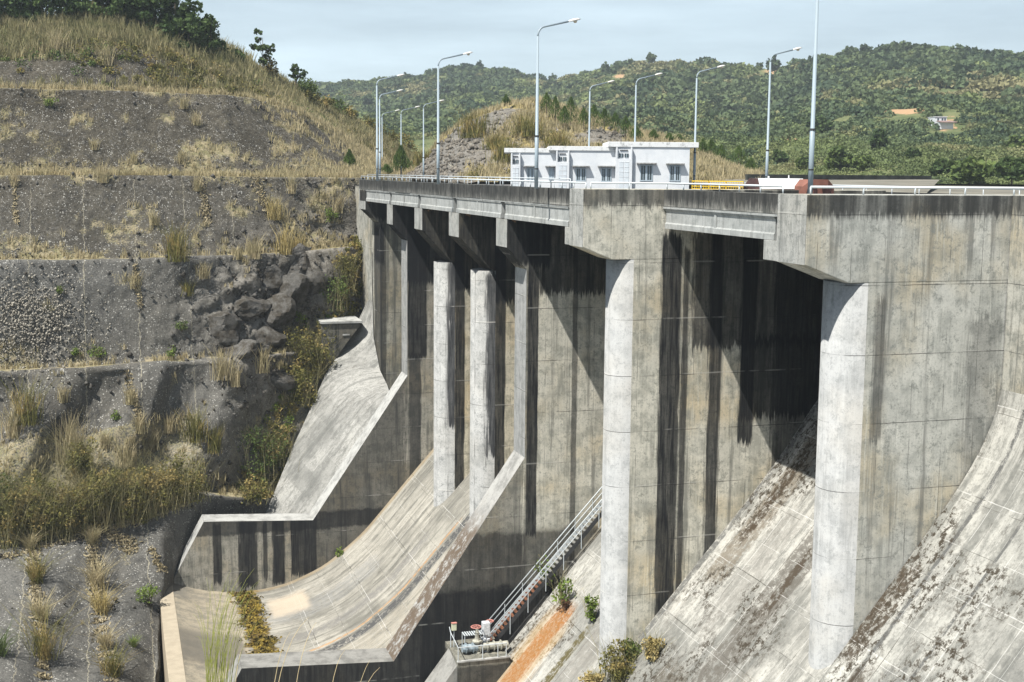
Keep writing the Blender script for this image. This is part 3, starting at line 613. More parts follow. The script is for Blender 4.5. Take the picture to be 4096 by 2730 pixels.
# platform
YN=82.2
nl=onY(1832,2652,YN); zf=nl[2]; nr=onY(1992,2640,YN); fl=onZ(1803,2590,zf)
m_plat=concrete('concrete_platform',base=(.26,.25,.21),streak=.8,seed=51,bands=[('z',-70,-32.6,.2,.5)])
PF=empty('valve_platform',(float(nl[0])+1.5,84,zf),'small concrete valve platform with open pipe railing at the foot of the steel stair','platform')
X0=nl[0]; X1=nr[0]+.9
MB().vprism([(X0,YN),(X1,YN),(X1,86.39),(fl[0]-.1,86.39),(fl[0]-.1,fl[1])],-62,zf).build('base',m_plat,PF)
MB().vprism([(X0-.06,YN-.08),(X1,YN-.08),(X1,YN+.14),(X0-.06,YN+.14)],zf+.003,zf+.10).build('edge_beam',m_t2,PF)
def rl(p,h=1.05): return (p[0],p[1],zf+h)
c1_,c2_,c3_=(fl[0],fl[1]),(X0+.02,YN+.02),(X1-.3,YN+.02)
MB().tube([(c1_[0]+.2,86.3,zf+1.05),rl(c1_),rl(c2_),rl(c3_)],.035,6).build('guard_rail',m_rail,PF)
for q in (c1_,c2_,(X0+1.75,YN+.02),(X1-.9,YN+.02),c3_): MB().tube([(q[0],q[1],zf),(q[0],q[1],zf+1.05)],.03,6).build('post',m_rail,PF)
MB().tube([(X0+.1,YN+.1,zf+.95),(X0+.55,YN+.1,zf+.05)],.02,6).build('brace',m_dsteel,PF)
# sloping buttress wall left of it
e=MB(); s=1.32
MB().prism([(fl[0]-.02,zf-.05),(fl[0]-.02,-62),(fl[0]-9,-62),(fl[0]-9,zf-.05-9*s)],YN+.3,85.4).build('buttress',m_t1b,PF)
tag(PF,None)
m_vgrey=simple('valve_paint',(.46,.45,.38),.6,var=.25,scale=6); m_vwh=simple('white_valve_paint',(.66,.68,.70),.6,var=.2,scale=6); m_blue=simple('pale_blue_pipe',(.34,.41,.45),.6,var=.25,scale=5)
m_red=simple('faded_red_wheel',(.55,.24,.20),.6,var=.1)
def wheel(c,r,par):
    m=MB(); m.tube([(c[0]+r*math.cos(t),c[1]+r*math.sin(t),c[2]) for t in np.linspace(0,2*math.pi,21)],.035,6,cap=False)
    for k in range(5):
        t=k*2*math.pi/5; m.tube([c,(c[0]+r*math.cos(t),c[1]+r*math.sin(t),c[2])],.02,5)
    m.build('handwheel',m_red,par)
def valve(px,top,wy,mat,label,bw,boxy,Yv):
    p=onY(px,2600,Yv); x=p[0]; zt=onY(px,top,Yv)[2]; o=empty('gate_valve',(x,Yv,zf),label,'valve')
    m=MB(); m.lathe([(.30,0),(.30,.08),(.2,.1),(.2,.8),(.33,.82),(.33,.92),(.22,.95)],(x,Yv,zf),14); m.build('valve_body',mat,o,smooth=False)
    if boxy: MB().box(x-bw,x+bw,Yv-bw,Yv+bw,zf+1.2,zt).build('bonnet',mat,o,bevel=.04); MB().lathe([(.16,.95),(.16,1.2)],(x,Yv,zf),12).build('neck',mat,o)
    else: MB().lathe([(.2,.95),(.15,1.1),(.15,1.5),(.11,1.55),(.11,zt-zf)],(x,Yv,zf),12).build('bonnet',mat,o)
    return o,x,zt
o,x,zt=valve(1908,2512,0,m_vgrey,'cream gate valve with an open red handwheel on top',.14,False,83.6); wheel((x-.08,83.6,zt+.08),.34,o); MB().tube([(x-.08,83.6,zt-.02),(x-.08,83.6,zt+.1)],.03,6).build('stem',m_dsteel,o)
o,x,zt=valve(1943,2488,0,m_vwh,'taller boxy white valve with its red handwheel partly hidden behind',.26,True,83.9); wheel((x+.38,84.25,zt-.1),.26,o); MB().tube([(x,83.9,zt-.1),(x+.38,84.25,zt-.1)],.03,6).build('stem',m_dsteel,o)
PP=empty('pipe',(22.5,83.6,zf+.42),'pale blue and grey flanged pipe lying across the valve platform','pipe')
m=MB(); xa=onY(1848,2610,83.6)[0]; m.lathe([(.27,0),(.27,1.1)],(xa,83.6,zf+.42),16,'x'); m.build('blue_section',m_blue,PP,smooth=False)
MB().lathe([(.25,0),(.25,2.2)],(xa+1.1,83.6,zf+.42),16,'x').build('grey_section',m_vgrey,PP)
for k in range(6): MB().lathe([(.36,0),(.36,.07)],(xa+.25+k*.5,83.6,zf+.42),16,'x').build('flange',m_vgrey if k>1 else m_blue,PP)
CB=empty('control_box',(fl[0]+.2,fl[1],zf+1.3),'small cream control box on a post at the platform corner','box')
q=onY(1816,2508,fl[1]); MB().box(q[0]-.17,q[0]+.17,q[1]-.1,q[1]+.1,q[2]-.26,q[2]+.26).build('case',simple('cream_case',(.62,.62,.45),.6,var=.05),CB,bevel=.02)
MB().box(q[0]-.19,q[0]+.19,q[1]-.13,q[1]+.12,q[2]+.263,q[2]+.30).build('lid',m_red,CB); MB().tube([(q[0],q[1],zf),(q[0],q[1],q[2]-.26)],.03,6).build('post',m_rail,CB)
TB=empty('slatted_table',(21.9,85,zf),'small slatted steel table behind the valves','table')
q0=onY(1852,2540,84.9)
for k in range(9): MB().box(q0[0]+k*.17,q0[0]+k*.17+.09,84.5,85.3,zf+.95,zf+.99).build('slat',m_rail,TB)
for xx in (q0[0]+.04,q0[0]+1.4):
    for yy in (84.54,85.26): MB().tube([(xx,yy,zf),(xx,yy,zf+.948)],.03,6).build('leg',m_rail,TB)
# ================================================================== LEFT HILLSIDE
def PL(*p): 
    p=np.array(p,float); return lambda x: np.interp(x,p[:,0],p[:,1])
ZB_=[10.3,.12,-8.3,-18.2,-31.2]
y1=PL((-400,338),(0,350),(400,362),(900,380),(1000,392),(1090,420),(1190,447),(1330,520),(1440,600),(1560,660),(1720,697))
y2=PL((-400,694),(0,701),(700,706),(1400,711),(1500,713),(1720,713))
y3=PL((-400,1062),(0,1046),(500,1040),(900,1025),(1150,1018),(1300,1000),(1480,985),(1720,985))
y4=PL((-400,1512),(0,1489),(300,1478),(650,1452),(900,1440),(1150,1412),(1400,1400),(1720,1400))
y5=PL((-400,2330),(0,2222),(250,2160),(450,2103),(640,2048),(780,1990),(900,1990),(1085,2000),(1720,2000))
yh=lambda x: 691+ROLL*(x-2048)
def Dz(y,z,x): return (z-H)*-FPX/(y-yh(x))*1.0
D1=PL((-400,147),(0,151),(400,156),(900,165),(1190,176),(1330,185),(1440,196),(1560,212),(1720,238))
D2=PL((-400,137),(0,140),(700,147),(1000,151),(1300,155),(1440,157),(1500,166),(1560,180),(1720,228))
D3=PL((-400,127),(0,130),(700,137),(1000,143),(1200,148),(1440,152),(1720,170))
D4=PL((-400,121),(0,124.5),(650,130.5),(900,134.5),(1085,138),(1300,144),(1400,147),(1440,149),(1720,165))
D5=PL((-400,108),(0,112.5),(450,119.5),(780,126),(900,128.4),(1085,132.6),(1250,136),(1720,156))
Da=PL((-400,101),(0,105),(450,111.5),(640,115),(700,120.5),(780,126.4),(900,129),(1085,132.5),(1250,136),(1720,157))
Db=PL((-400,84),(0,88),(450,93),(640,96.5),(700,116),(780,126.4),(900,129),(1085,132.5),(1250,136),(1720,157))
yS=PL((-400,105),(0,108),(120,112),(300,100),(560,112),(700,140),(830,185),(920,230),(1000,270),(1150,350),(1300,432),(1400,485),(1500,545),(1600,605),(1720,700))
DS=PL((-400,168),(0,172),(700,178),(1000,187),(1300,208),(1440,224),(1720,258))
yM=PL((-400,215),(0,225),(300,205),(560,200),(800,250),(950,310),(1100,382),(1300,480),(1440,545),(1600,630),(1720,699))   # grass line above the dark cut
DM=PL((-400,160),(0,162),(900,172),(1190,186),(1440,208),(1720,247))
def rows(x):
    """list of (y,D) from the bottom up"""
    w=2.6
    def inner(y,D):   # back of a level bench at the same height
        z=H-(y-yh(x))*D/FPX; D2_=D+w; return (yh(x)+(H-z)*FPX/D2_,D2_)
    r=[(2960,Db(x)),(2450,Da(x)),(y5(x),D5(x)),inner(y5(x),D5(x)),(y4(x),D4(x)),inner(y4(x),D4(x)),(y3(x),D3(x)),inner(y3(x),D3(x)),(y2(x),D2(x)),(y2(x)-2,D2(x)+4),(y1(x),D1(x)),(y1(x)-1,D1(x)+3),(yM(x),DM(x)),(yS(x),DS(x)),(yS(x)+25,DS(x)+14),(yS(x)+90,DS(x)+30)]
    return r
subs=[14,26,3,34,3,32,3,34,3,34,3,16,14,4,2]
xs=np.arange(-400,1721,8.)
def hillgrid(rowf,subs,xs,px=True):
    G=[];V=[]
    for x in xs:
        r=rowf(x); ys=[];ds=[];vs=[]
        for i,k in enumerate(subs):
            for j in range(k):
                t=j/k; ys.append(r[i][0]*(1-t)+r[i+1][0]*t); ds.append(r[i][1]*(1-t)+r[i+1][1]*t); vs.append(i+t)
        ys.append(r[-1][0]); ds.append(r[-1][1]); vs.append(len(subs))
        G.append((ys,ds)); V=vs
    G=np.array(G); return G[:,0,:],G[:,1,:],np.array(V)
def to3(xs,Y,D):
    x=np.repeat(np.asarray(xs)[:,None],Y.shape[1],1)
    d=FW[None,None]+RR[None,None]*((x-CX)/FPX)[...,None]-UU[None,None]*((Y-CY)/FPX)[...,None]
    k=D/(d@F0); return CAM+d*k[...,None]
HY,HD,HV=hillgrid(rows,subs,xs)
xc_=np.interp(HY,[700,900,1100,1350,1500,1770,2000,2100],[1535,1530,1522,1400,1303,1182,1087,1060])   # where the hillside dives behind the abutment slab
_b=np.repeat(xs[:,None],HY.shape[1],1)-xc_; _t=np.clip(_b/24,0,1); HD=HD+np.where(HY>880,_t*_t*(3-2*_t)*26,0)
P=to3(xs,HY,HD)
XX=np.repeat(xs[:,None],P.shape[1],1); VV=np.repeat(HV[None],P.shape[0],0)
def gauss(a,c,w): return np.exp(-((a-c)/w)**2)
# displacement along the local normal
def normals(P):
    a=np.gradient(P,axis=0); b=np.gradient(P,axis=1); n=np.cross(a,b); n/=np.linalg.norm(n,axis=2,keepdims=True)+1e-9
    n[n[...,1]>0.6]*=-1; return n
N=normals(P); 
if N[100,60,1]>0: N=-N
big=fbm(P*.10,4,3); mid=fbm(P*.45,4,9); sm=fbm(P*1.6,3,21)
# rocky outcrop: ridged noise near the dam
rk=np.clip(gauss(XX,1120,330)*gauss(HY,1230,260)*1.25+gauss(XX,1330,230)*gauss(HY,1100,330)+.8*gauss(XX,1250,280)*gauss(HY,1600,330)+.35*gauss(XX,800,300)*gauss(HY,1900,140),0,1)
rid=1-np.abs(fbm(P*.28*np.array([1,1,1.3]),4,40))*2.2; rid2=1-np.abs(fbm(P*.9,3,47))*2
edge=np.ones_like(VV)
for e_,i0 in ((2.5,2),(4.5,4),(6.5,6),(8.5,8),(10.5,10)): edge=np.minimum(edge,np.clip(np.abs(VV-e_)-.45,0,.18)/.18*.85+.15)
up=np.clip((VV-10.5)/1.5,0,1)
disp=edge*(big*.7+mid*.28+sm*.10)*(1-up)+up*(big*1.5+mid*.7+sm*.3)+rk*edge*(np.round(fbm(P*.22*np.array([1,1,1.6]),3,40)*5)/5*2.6+np.round(fbm(P*.7*np.array([1,1,1.5]),3,47)*5)/5*.9)
# gullies in the lower sprayed faces
g=np.sin((XX+HY*.45)/62.+big*2.0); disp+=np.where((VV<4.1),edge*np.where(VV>3,.75,.3)*np.clip(g*1.3,-1,1),0)
gx=PL((0,1),(780,1),(1000,.6),(1440,.3),(1720,.6)); disp*=gx(XX)
P=P+N*disp[...,None]
nx_,ny_=P.shape[:2]
idx=np.arange(nx_*ny_).reshape(nx_,ny_)
F=np.stack([idx[:-1,:-1],idx[1:,:-1],idx[1:,1:],idx[:-1,1:]],-1).reshape(-1,4)
# grass cover attribute
gn=fbm(P*.30,4,60)+.5*fbm(P*1.3,3,66)
bench=sum(w*np.exp(-np.clip((VV-c)/s,-9,9)**2) for c,w,s in ((2.6,.6,.5),(4.7,.62,.38),(6.7,.7,.38),(8.7,1.0,.42),(10.6,1.0,.5)))+np.where(VV>12,1.,0)+np.where((VV>11)&(VV<=12),.02+.75*np.clip((XX-500)/650,0,1)+.45*np.clip(VV-11,0,1)**3,0)
right=np.clip((XX-1130)/480,0,1)*.8*np.where(VV>9,1,.0)+.40*np.clip((XX-850)/400,0,1)*np.where((VV>6.5)&(VV<9),1,0)+.35*gauss(XX,1150,280)*np.where((VV>2.5)&(VV<5),1,0)
vert=np.where((VV>6.9)&(VV<9),.27,0)+np.where((VV>9)&(VV<11),.20,0)+np.where(VV<6.5,.10,0)
GRS=np.clip(bench+right*.75+vert+gn*.75*np.where((VV>11)&(VV<12.1),.4,1)-.02,0,1)
GRS=np.where((VV>2.9)&(VV<3.6)&(XX<800),np.maximum(GRS,.55),GRS)
def addattr(o,name,arr):
    a=o.data.attributes.new(name,'FLOAT','POINT'); a.data.foreach_set('value',np.asarray(arr,dtype=np.float32).ravel())
def hillmat(name,rockc,seed=0,speck=.8,grassc=(.33,.27,.13),grassc2=(.20,.19,.075)):
    t=NT(name); X,Y,Z=t.xyz(); big=t.noise(.18,w=seed,detail=4); med=t.noise(.9,w=seed+1,detail=7,rough=.7); fin=t.noise(6,w=seed+2,detail=6,rough=.75)
    gr=t.attr('grass'); rkk=t.attr('rock'); tone=t.attr('tone')
    c=t.mix(t.step(big,.35,.65),rockc,tuple(x*1.5 for x in rockc)); c=t.mix(t.mul(t.step(med,.45,.7),.6),c,tuple(x*.5 for x in rockc))
    c=t.mix(t.mul(tone,.8),c,t.mix(t.step(fin,.35,.65),(.085,.086,.082),(.215,.21,.195)))
    sv=t.comb(t.m_('MULTIPLY',X,1.1),t.m_('MULTIPLY',Y,1.1),t.m_('MULTIPLY',Z,.14)); st=t.noise(1,vec=sv,detail=5,rough=.6,w=seed+6)
    c=t.mix(t.mul(t.step(st,.52,.68),.5),c,(.035,.036,.038))
    vd=t.vor(4.5,t.P); vd=t.m_('ADD',vd,t.m_('MULTIPLY',t.m_('SUBTRACT',t.noise(2.2,w=seed+41,detail=3),.5),.9)); sp=t.mul(t.step(vd,.27,.14),t.step(t.noise(.35,w=seed+3,detail=5,rough=.7),.36,.52),speck)
    c=t.mix(t.mul(sp,.9),c,(.46,.45,.41))
    vd2=t.m_('ADD',t.vor(1.9,t.P),t.m_('MULTIPLY',t.m_('SUBTRACT',t.noise(6,w=seed+43,detail=3),.5),.35)); sp=t.mul(t.step(vd2,.14,.06),t.step(t.noise(.4,w=seed+13,detail=4),.45,.6),speck); c=t.mix(t.mul(sp,.8),c,(.38,.37,.34))
    c=t.mix(t.mul(t.step(fin,.5,.66),t.m_('SUBTRACT',.8,t.m_('MULTIPLY',tone,.5))),c,tuple(x*.3 for x in rockc))
    gr_=t.noise(2.3,w=seed+60,detail=10,rough=.85); c=t.mix(t.mul(t.step(gr_,.53,.60),t.step(t.noise(.25,w=seed+61,detail=4),.38,.56),t.m_('SUBTRACT',.85,t.m_('MULTIPLY',tone,.7))),c,(.19,.18,.16)); c=t.mix(t.mul(t.step(gr_,.47,.40),t.m_('SUBTRACT',.8,t.m_('MULTIPLY',tone,.65))),c,tuple(x*.3 for x in rockc))
    # joints between sprayed panels
    jx=t.m_('LESS_THAN',t.m_('ABSOLUTE',t.m_('SUBTRACT',t.m_('FRACT',t.m_('DIVIDE',t.m_('ADD',X,t.m_('MULTIPLY',med,1.0)),5.3)),.5)),.007)
    c=t.mix(t.mul(jx,.8,t.step(tone,.0,.3)),c,(.36,.33,.25))
    gm=t.step(t.m_('ADD',gr,t.m_('MULTIPLY',t.m_('SUBTRACT',fin,.5),1.3)),.42,.66)
    gc=t.mix(t.step(t.noise(1.4,w=seed+8,detail=5),.35,.65),grassc,grassc2); gc=t.mix(t.mul(t.step(fin,.5,.7),.4),gc,(.10,.085,.05))
    c=t.mix(t.mul(gm,.93),c,gc)
    rc=t.mix(t.step(med,.38,.62),(.22,.205,.18),(.075,.068,.055)); rc=t.mix(t.mul(t.step(fin,.48,.66),.6),rc,(.34,.32,.28))
    c=t.mix(t.mul(rkk,t.step(gr,.75,.5)),c,rc)
    h=t.m_('MULTIPLY',t.m_('ADD',t.m_('MULTIPLY',fin,.6),t.m_('MULTIPLY',med,1.2)),t.m_('SUBTRACT',1.1,t.m_('MULTIPLY',tone,.75)))
    return t.out(c,.95,bump=h,bs=1.,bd=.3,spec=.1)
m_hill=hillmat('sprayed_rock_face',(.072,.064,.049),speck=1.,grassc=(.42,.355,.225),grassc2=(.25,.23,.12))
hill=mesh_obj('hillside',P.reshape(-1,3),F,m_hill,None,True); tag(hill,kind='structure')
addattr(hill,'grass',GRS); addattr(hill,'rock',rk*(VV<9)); addattr(hill,'tone',np.clip(np.clip((8.9-VV)/3.2,0,1)*np.where(VV<6.9,1,.5)*(.9+.6*big),0,1))
def surf(xp,yp,grid=(xs,HY,P)):
    """3-D point of the modelled hillside seen at a photo position"""
    gx_,gy,gp=grid; i=int(np.clip(np.searchsorted(gx_,xp)-1,0,len(gx_)-2)); col=gy[i]
    j=int(np.argmin(np.abs(col-yp)+np.where(np.arange(len(col))>len(col)-7,50,0))); return gp[i,j]
# ================================================================== MOUND BEHIND THE BUILDING
ymS=PL((1640,720),(1700,655),(1758,578),(1840,510),(1915,462),(2000,436),(2054,424),(2158,412),(2250,430),(2350,462),(2440,490),(2524,528),(2663,556),(2750,590),(2820,622),(2960,690),(3060,722))
dmS=PL((1640,200),(1900,214),(2300,222),(3060,205)); 
def mrows(x):
    f=726+ROLL*(x-2048); s=ymS(x); s=min(s,f-6); r=[]
    for t,dd in ((0,0),(.35,.28),(.7,.62),(1,1)): r.append((f+(s-f)*t,168+(dmS(x)-168)*dd))
    return r+[(s+22,dmS(x)+14),(s+80,dmS(x)+34)]
msub=[16,18,16,4,3]; mxs=np.arange(1640,3061,7.)
MY,MD,MV=hillgrid(mrows,msub,mxs); PM=to3(mxs,MY,MD); NM=normals(PM)
if NM[60,20,1]>0: NM=-NM
MXX=np.repeat(mxs[:,None],PM.shape[1],1); MVV=np.repeat(MV[None],PM.shape[0],0)
dm=fbm(PM*.12,4,80)*1.2+fbm(PM*.6,3,84)*.45+fbm(PM*1.8,3,85)*.15
PM=PM+NM*dm[...,None]
mi=np.arange(PM.shape[0]*PM.shape[1]).reshape(PM.shape[:2]); FM=np.stack([mi[:-1,:-1],mi[1:,:-1],mi[1:,1:],mi[:-1,1:]],-1).reshape(-1,4)
m_mound=hillmat('stony_mound',(.20,.18,.15),seed=30,speck=.5,grassc=(.42,.33,.15),grassc2=(.27,.23,.08))
mound=mesh_obj('mound',PM.reshape(-1,3),FM,m_mound,None,True); tag(mound,kind='structure')
mrock=np.clip(gauss(MXX+ (700-MY)*-.75,1700,150)*1.3*(MVV<2.9)+gauss(MXX,2150,180)*gauss(MY,640,70)*.6+gauss(MXX,2420,120)*gauss(MY,545,40)*.6,0,1)
MG=np.clip(.85-mrock*1.1+fbm(PM*.35,4,90)*.9,0,1)
addattr(mound,'grass',MG); addattr(mound,'rock',mrock*0); addattr(mound,'tone',np.zeros_like(MG)+mrock*.9)
# ================================================================== FAR HILLS
yfS=PL((700,470),(1100,345),(1240,338),(1330,332),(1420,326),(1550,318),(1680,300),(1780,282),(1860,270),(1960,274),(2060,292),(2150,318),(2235,325),(2300,300),(2420,276),(2560,258),(2700,250),(2850,258),(2950,272),(3060,278),(3150,262),(3260,238),(3360,225),(3440,212),(3560,205),(3700,202),(3830,208),(3950,222),(4060,238),(4200,250),(4500,300))
dfS=PL((700,1050),(1860,1020),(2235,980),(2500,860),(2950,800),(3250,740),(3700,710),(4500,660))
yfB=PL((700,700),(2900,716),(3000,712),(3600,716),(3750,722),(4500,728))
dfB=PL((700,330),(2900,280),(3700,215),(4500,195))
def frows(x):
    f=yfB(x)+14; s=yfS(x); r=[]
    for t,dd in ((0,0),(.2,.10),(.5,.40),(.8,.78),(1,1)): r.append((f+(s-f)*t,dfB(x)+(dfS(x)-dfB(x))*dd))
    return r+[(s+14,dfS(x)+40),(s+60,dfS(x)+120)]
fsub=[14,20,22,16,4,3]; fxs=np.arange(700,4501,14.)
FY,FD,FV=hillgrid(frows,fsub,fxs); PF_=to3(fxs,FY,FD); NF=normals(PF_)
if NF[60,20,1]>0: NF=-NF
FXX=np.repeat(fxs[:,None],PF_.shape[1],1); FVV=np.repeat(FV[None],PF_.shape[0],0)
env=np.clip(4-FVV,0,1)*np.clip(FVV,0,1)
PF_=PF_+NF*((fbm(PF_*.008,4,120)*11+fbm(PF_*.04,3,124)*3)*env)[...,None]
fi=np.arange(PF_.shape[0]*PF_.shape[1]).reshape(PF_.shape[:2]); FF=np.stack([fi[:-1,:-1],fi[1:,:-1],fi[1:,1:],fi[:-1,1:]],-1).reshape(-1,4)
t=NT('far_hill_ground'); n1=t.noise(.035,detail=6,rough=.65); n2=t.noise(.35,detail=5,rough=.7); n3=t.noise(1.2,detail=3)
c=t.mix(t.step(n1,.4,.6),(.085,.11,.048),(.15,.16,.075)); c=t.mix(t.mul(t.step(n2,.45,.65),.7),c,(.06,.085,.03)); 
c=t.mix(t.step(t.m_('ADD',t.attr('soil'),t.m_('MULTIPLY',t.m_('SUBTRACT',n2,.5),.9)),.45,.6),c,t.mix(n3,(.36,.20,.10),(.42,.31,.19)))
m_far=t.out(c,.95,spec=.1)
fh=mesh_obj('far_hills',PF_.reshape(-1,3),FF,m_far,None,True); tag(fh,kind='structure')
SO=np.zeros_like(FXX)
PATCH=((3620,473,100,9,1),(3970,405,90,22,.75),(4060,430,60,10,.8),(3080,285,60,18,.6),(3200,450,220,22,.55),(3160,583,60,7,.7),(2870,470,90,40,.5),(3060,420,60,40,.45),(2480,310,45,18,.7),(2700,290,40,8,.6),(2350,330,60,25,.5),(2560,480,60,12,.5),(4050,760,120,12,1),(3785,500,75,26,.62))
for cx_,cy_,wx,wy,a in PATCH: SO=np.maximum(SO,a*gauss(FXX,cx_,wx)*gauss(FY,cy_,wy))
SO=SO+np.clip(fbm(PF_*.03,3,140)*.35,0,.3)+.25*gauss(FY,640,60)*(FXX>3000)
addattr(fh,'soil',SO)
# ------------------------------------------------------------------ leaf clouds
def rand_rot(n):
    a=rng.normal(size=(n,3)); a/=np.linalg.norm(a,axis=1,keepdims=True); b=rng.normal(size=(n,3)); b-=a*(a*b).sum(1,keepdims=True); b/=np.linalg.norm(b,axis=1,keepdims=True); return a,b
def leaves(C,size,asp=1.0):
    n=len(C); a,b=rand_rot(n); s=(np.broadcast_to(size,(n,))*rng.uniform(.6,1.3,n))[:,None]*.5
    V=np.stack([C-a*s-b*s*asp,C+a*s-b*s*asp,C+a*s+b*s*asp,C-a*s+b*s*asp],1).reshape(-1,3); F=np.arange(4*n).reshape(-1,4); return V,F
def crownpts(c,rad,n,clumps=30,cs=.28,hollow=.45):
    c=np.array(c,float); rad=np.array(rad,float)
    k=rng.normal(size=(clumps,3)); k/=np.linalg.norm(k,axis=1,keepdims=True); k*=(rng.uniform(hollow,1.,(clumps,1)))
    w=rng.integers(0,clumps,n); g=rng.normal(size=(n,3)); g/=np.linalg.norm(g,axis=1,keepdims=True); g*=rng.uniform(.3,1,(n,1))**.5*cs*rng.uniform(.7,1.4,(clumps,))[w][:,None]
    return c+(k[w]+g)*rad
m_fol_d=foliage('dark_tree_leaves',(.04,.07,.025),(.085,.125,.04),.5,seed=1)
m_fol_m=foliage('mid_tree_leaves',(.07,.105,.035),(.12,.16,.045),.5,seed=2)
m_fol_p=foliage('pine_needles',(.05,.085,.022),(.09,.14,.03),.9,seed=3)
m_fol_o=foliage('olive_shrub_leaves',(.09,.095,.028),(.19,.175,.055),.9,seed=4,dry=(.34,.26,.10))
m_fol_g=foliage('green_shrub_leaves',(.10,.15,.03),(.17,.23,.05),1.2,seed=5)
m_fol_y=foliage('dry_golden_grass',(.36,.29,.12),(.46,.37,.17),1.1,seed=6)
m_fol_f=foliage('far_forest_leaves',(.08,.115,.05),(.18,.215,.085),.022,seed=7,dry=(.27,.255,.13))
m_fol_f2=foliage('far_dark_forest_leaves',(.05,.08,.045),(.115,.15,.07),.03,seed=8)
m_bark=simple('bark',(.13,.105,.08),.9,var=.25,scale=4,spec=.1)
def tree(name,label,base,h,crowns,mat,cat='tree',leaf=.35,n=700,tr=.12,group=None,trunk=True,lean=0):
    base=np.array(base,float); o=empty(name,tuple(base),label,cat,group)
    if trunk:
        m=MB(); top=base+np.array([R0[0]*lean*h,R0[1]*lean*h,h*.8]); m.tube([base-[0,0,.4],base+(top-base)*.4,top],[tr,tr*.75,tr*.3],8)
        for cx_,cz,rx,rz in crowns:
            e=base+R0*cx_*h+np.array([0,0,cz*h]); s=base+(top-base)*min(.9,max(.25,cz*.75)); m.tube([s,(s+e)/2+np.array([0,0,.05*h]),e],[tr*.5,tr*.35,tr*.12],6)
        m.build('trunk',m_bark,o,smooth=True)
    pts=[]; tot=sum(c[2]*c[3] for c in crowns)
    for cx_,cz,rx,rz in crowns:
        pts.append(crownpts(base+R0*cx_*h+F0*rng.uniform(-.08,.08)*h+np.array([0,0,cz*h]),(rx*h,rx*h,rz*h),int(n*rx*rz/tot)+20,clumps=max(8,int(40*rx*rz/tot))))
    V,Fq=leaves(np.concatenate(pts),leaf); mesh_obj('crown',V,Fq,mat,o)
    return o
def onfar(xp,yp,grid=None):
    i=int(np.clip(np.searchsorted(fxs,xp)-1,0,len(fxs)-2)); col=FY[i][:-7]; j=int(np.argmin(np.abs(col-yp))); return PF_[i,j]
# far forest : one mass of canopies
def forest(name,mat,n,sel,rr,leafn,leafs,seed):
    r=np.random.default_rng(seed); fx=np.clip(1080+3170*r.uniform(0,1,n*3)**.85,1080,4250); 
    ii=np.clip(((fx-700)/14).astype(int),0,len(fxs)-1); jj=r.integers(3,FY.shape[1]-8,n*3)
    p=PF_[ii,jj]; y=FY[ii,jj]; so=SO[ii,jj]; keep=sel(fx,y,p,r.uniform(size=n*3))&(so<.42); p=p[keep][:n]; x=fx[keep][:n]; y=y[keep][:n]; q_=np.ones(len(p),bool)
    for cx_,cy_,wx,wy,a in PATCH: q_&=~((gauss(x,cx_,wx*1.15)*gauss(y,cy_+10,wy*1.2+9)>.5)&(a>.55))
    p=p[q_]; x=x[q_]; y=y[q_]
    sc=r.uniform(.62,1.32,len(p))**1.8*rr; k=leafn
    dist=np.linalg.norm(p,axis=1); sc=sc*np.clip(dist/520,.55,1.25)
    g=r.normal(size=(len(p),k,3)); g/=np.linalg.norm(g,axis=2,keepdims=True); g[...,2]=np.abs(g[...,2])*.9-.12; g*=r.uniform(.75,1.05,(len(p),k,1))
    C=p[:,None]+g*sc[:,None,None]*np.stack([r.uniform(.8,1.5,len(p)),r.uniform(.8,1.3,len(p)),r.uniform(.55,1.0,len(p))],1)[:,None]
    C=C.reshape(-1,3); V,Fq=leaves(C,np.repeat(sc*leafs*np.clip(dist/520,.5,1.1),k)); o=mesh_obj(name,V,Fq,mat); tag(o,kind='stuff'); return o
tagf=lambda o,l:tag(o,l,'woodland')
o=forest('forest',m_fol_f2,3000,lambda x,y,p,u:(u<np.clip(.55+fbm(p*.02,3,200)*1.5+.5*gauss(x,3800,450)*gauss(y,270,70),.05,1))&(y<590),3.6,110,.26,1); tagf(o,'dark green woodland covering the far hills')
o=forest('forest',m_fol_f,5200,lambda x,y,p,u:(u<np.clip(.5-fbm(p*.02,3,200)*1.2,.05,1))&(y<690),2.7,80,.27,2); tagf(o,'lighter green scrub and small trees spread over the far hillsides')
o=forest('plantation',m_fol_f2,2000,lambda x,y,p,u:((gauss(x,2900,170)*gauss(y,400,80)>.35)|(gauss(x,2560,200)*gauss(y,300,28)>.4)|(gauss(x,2480,250)*gauss(y,420,50)>.4)|(gauss(x,3900,250)*gauss(y,540,40)>.4)),1.6,40,.38,3); tagf(o,'low dark green plantation rows on the far slopes')
o=forest('brush',m_fol_f,2600,lambda x,y,p,u:(x>2850)&(y>540)&(u<.9),2.6,90,.26,4); tagf(o,'bushy olive green brush on the lower right slopes')
o=forest('brush',m_fol_f2,700,lambda x,y,p,u:(x>2850)&(y>560)&(u<np.clip(.3+fbm(p*.03,3,210)*2,0,1)),3.6,110,.24,5); tagf(o,'darker green brush clumps on the lower right slopes')
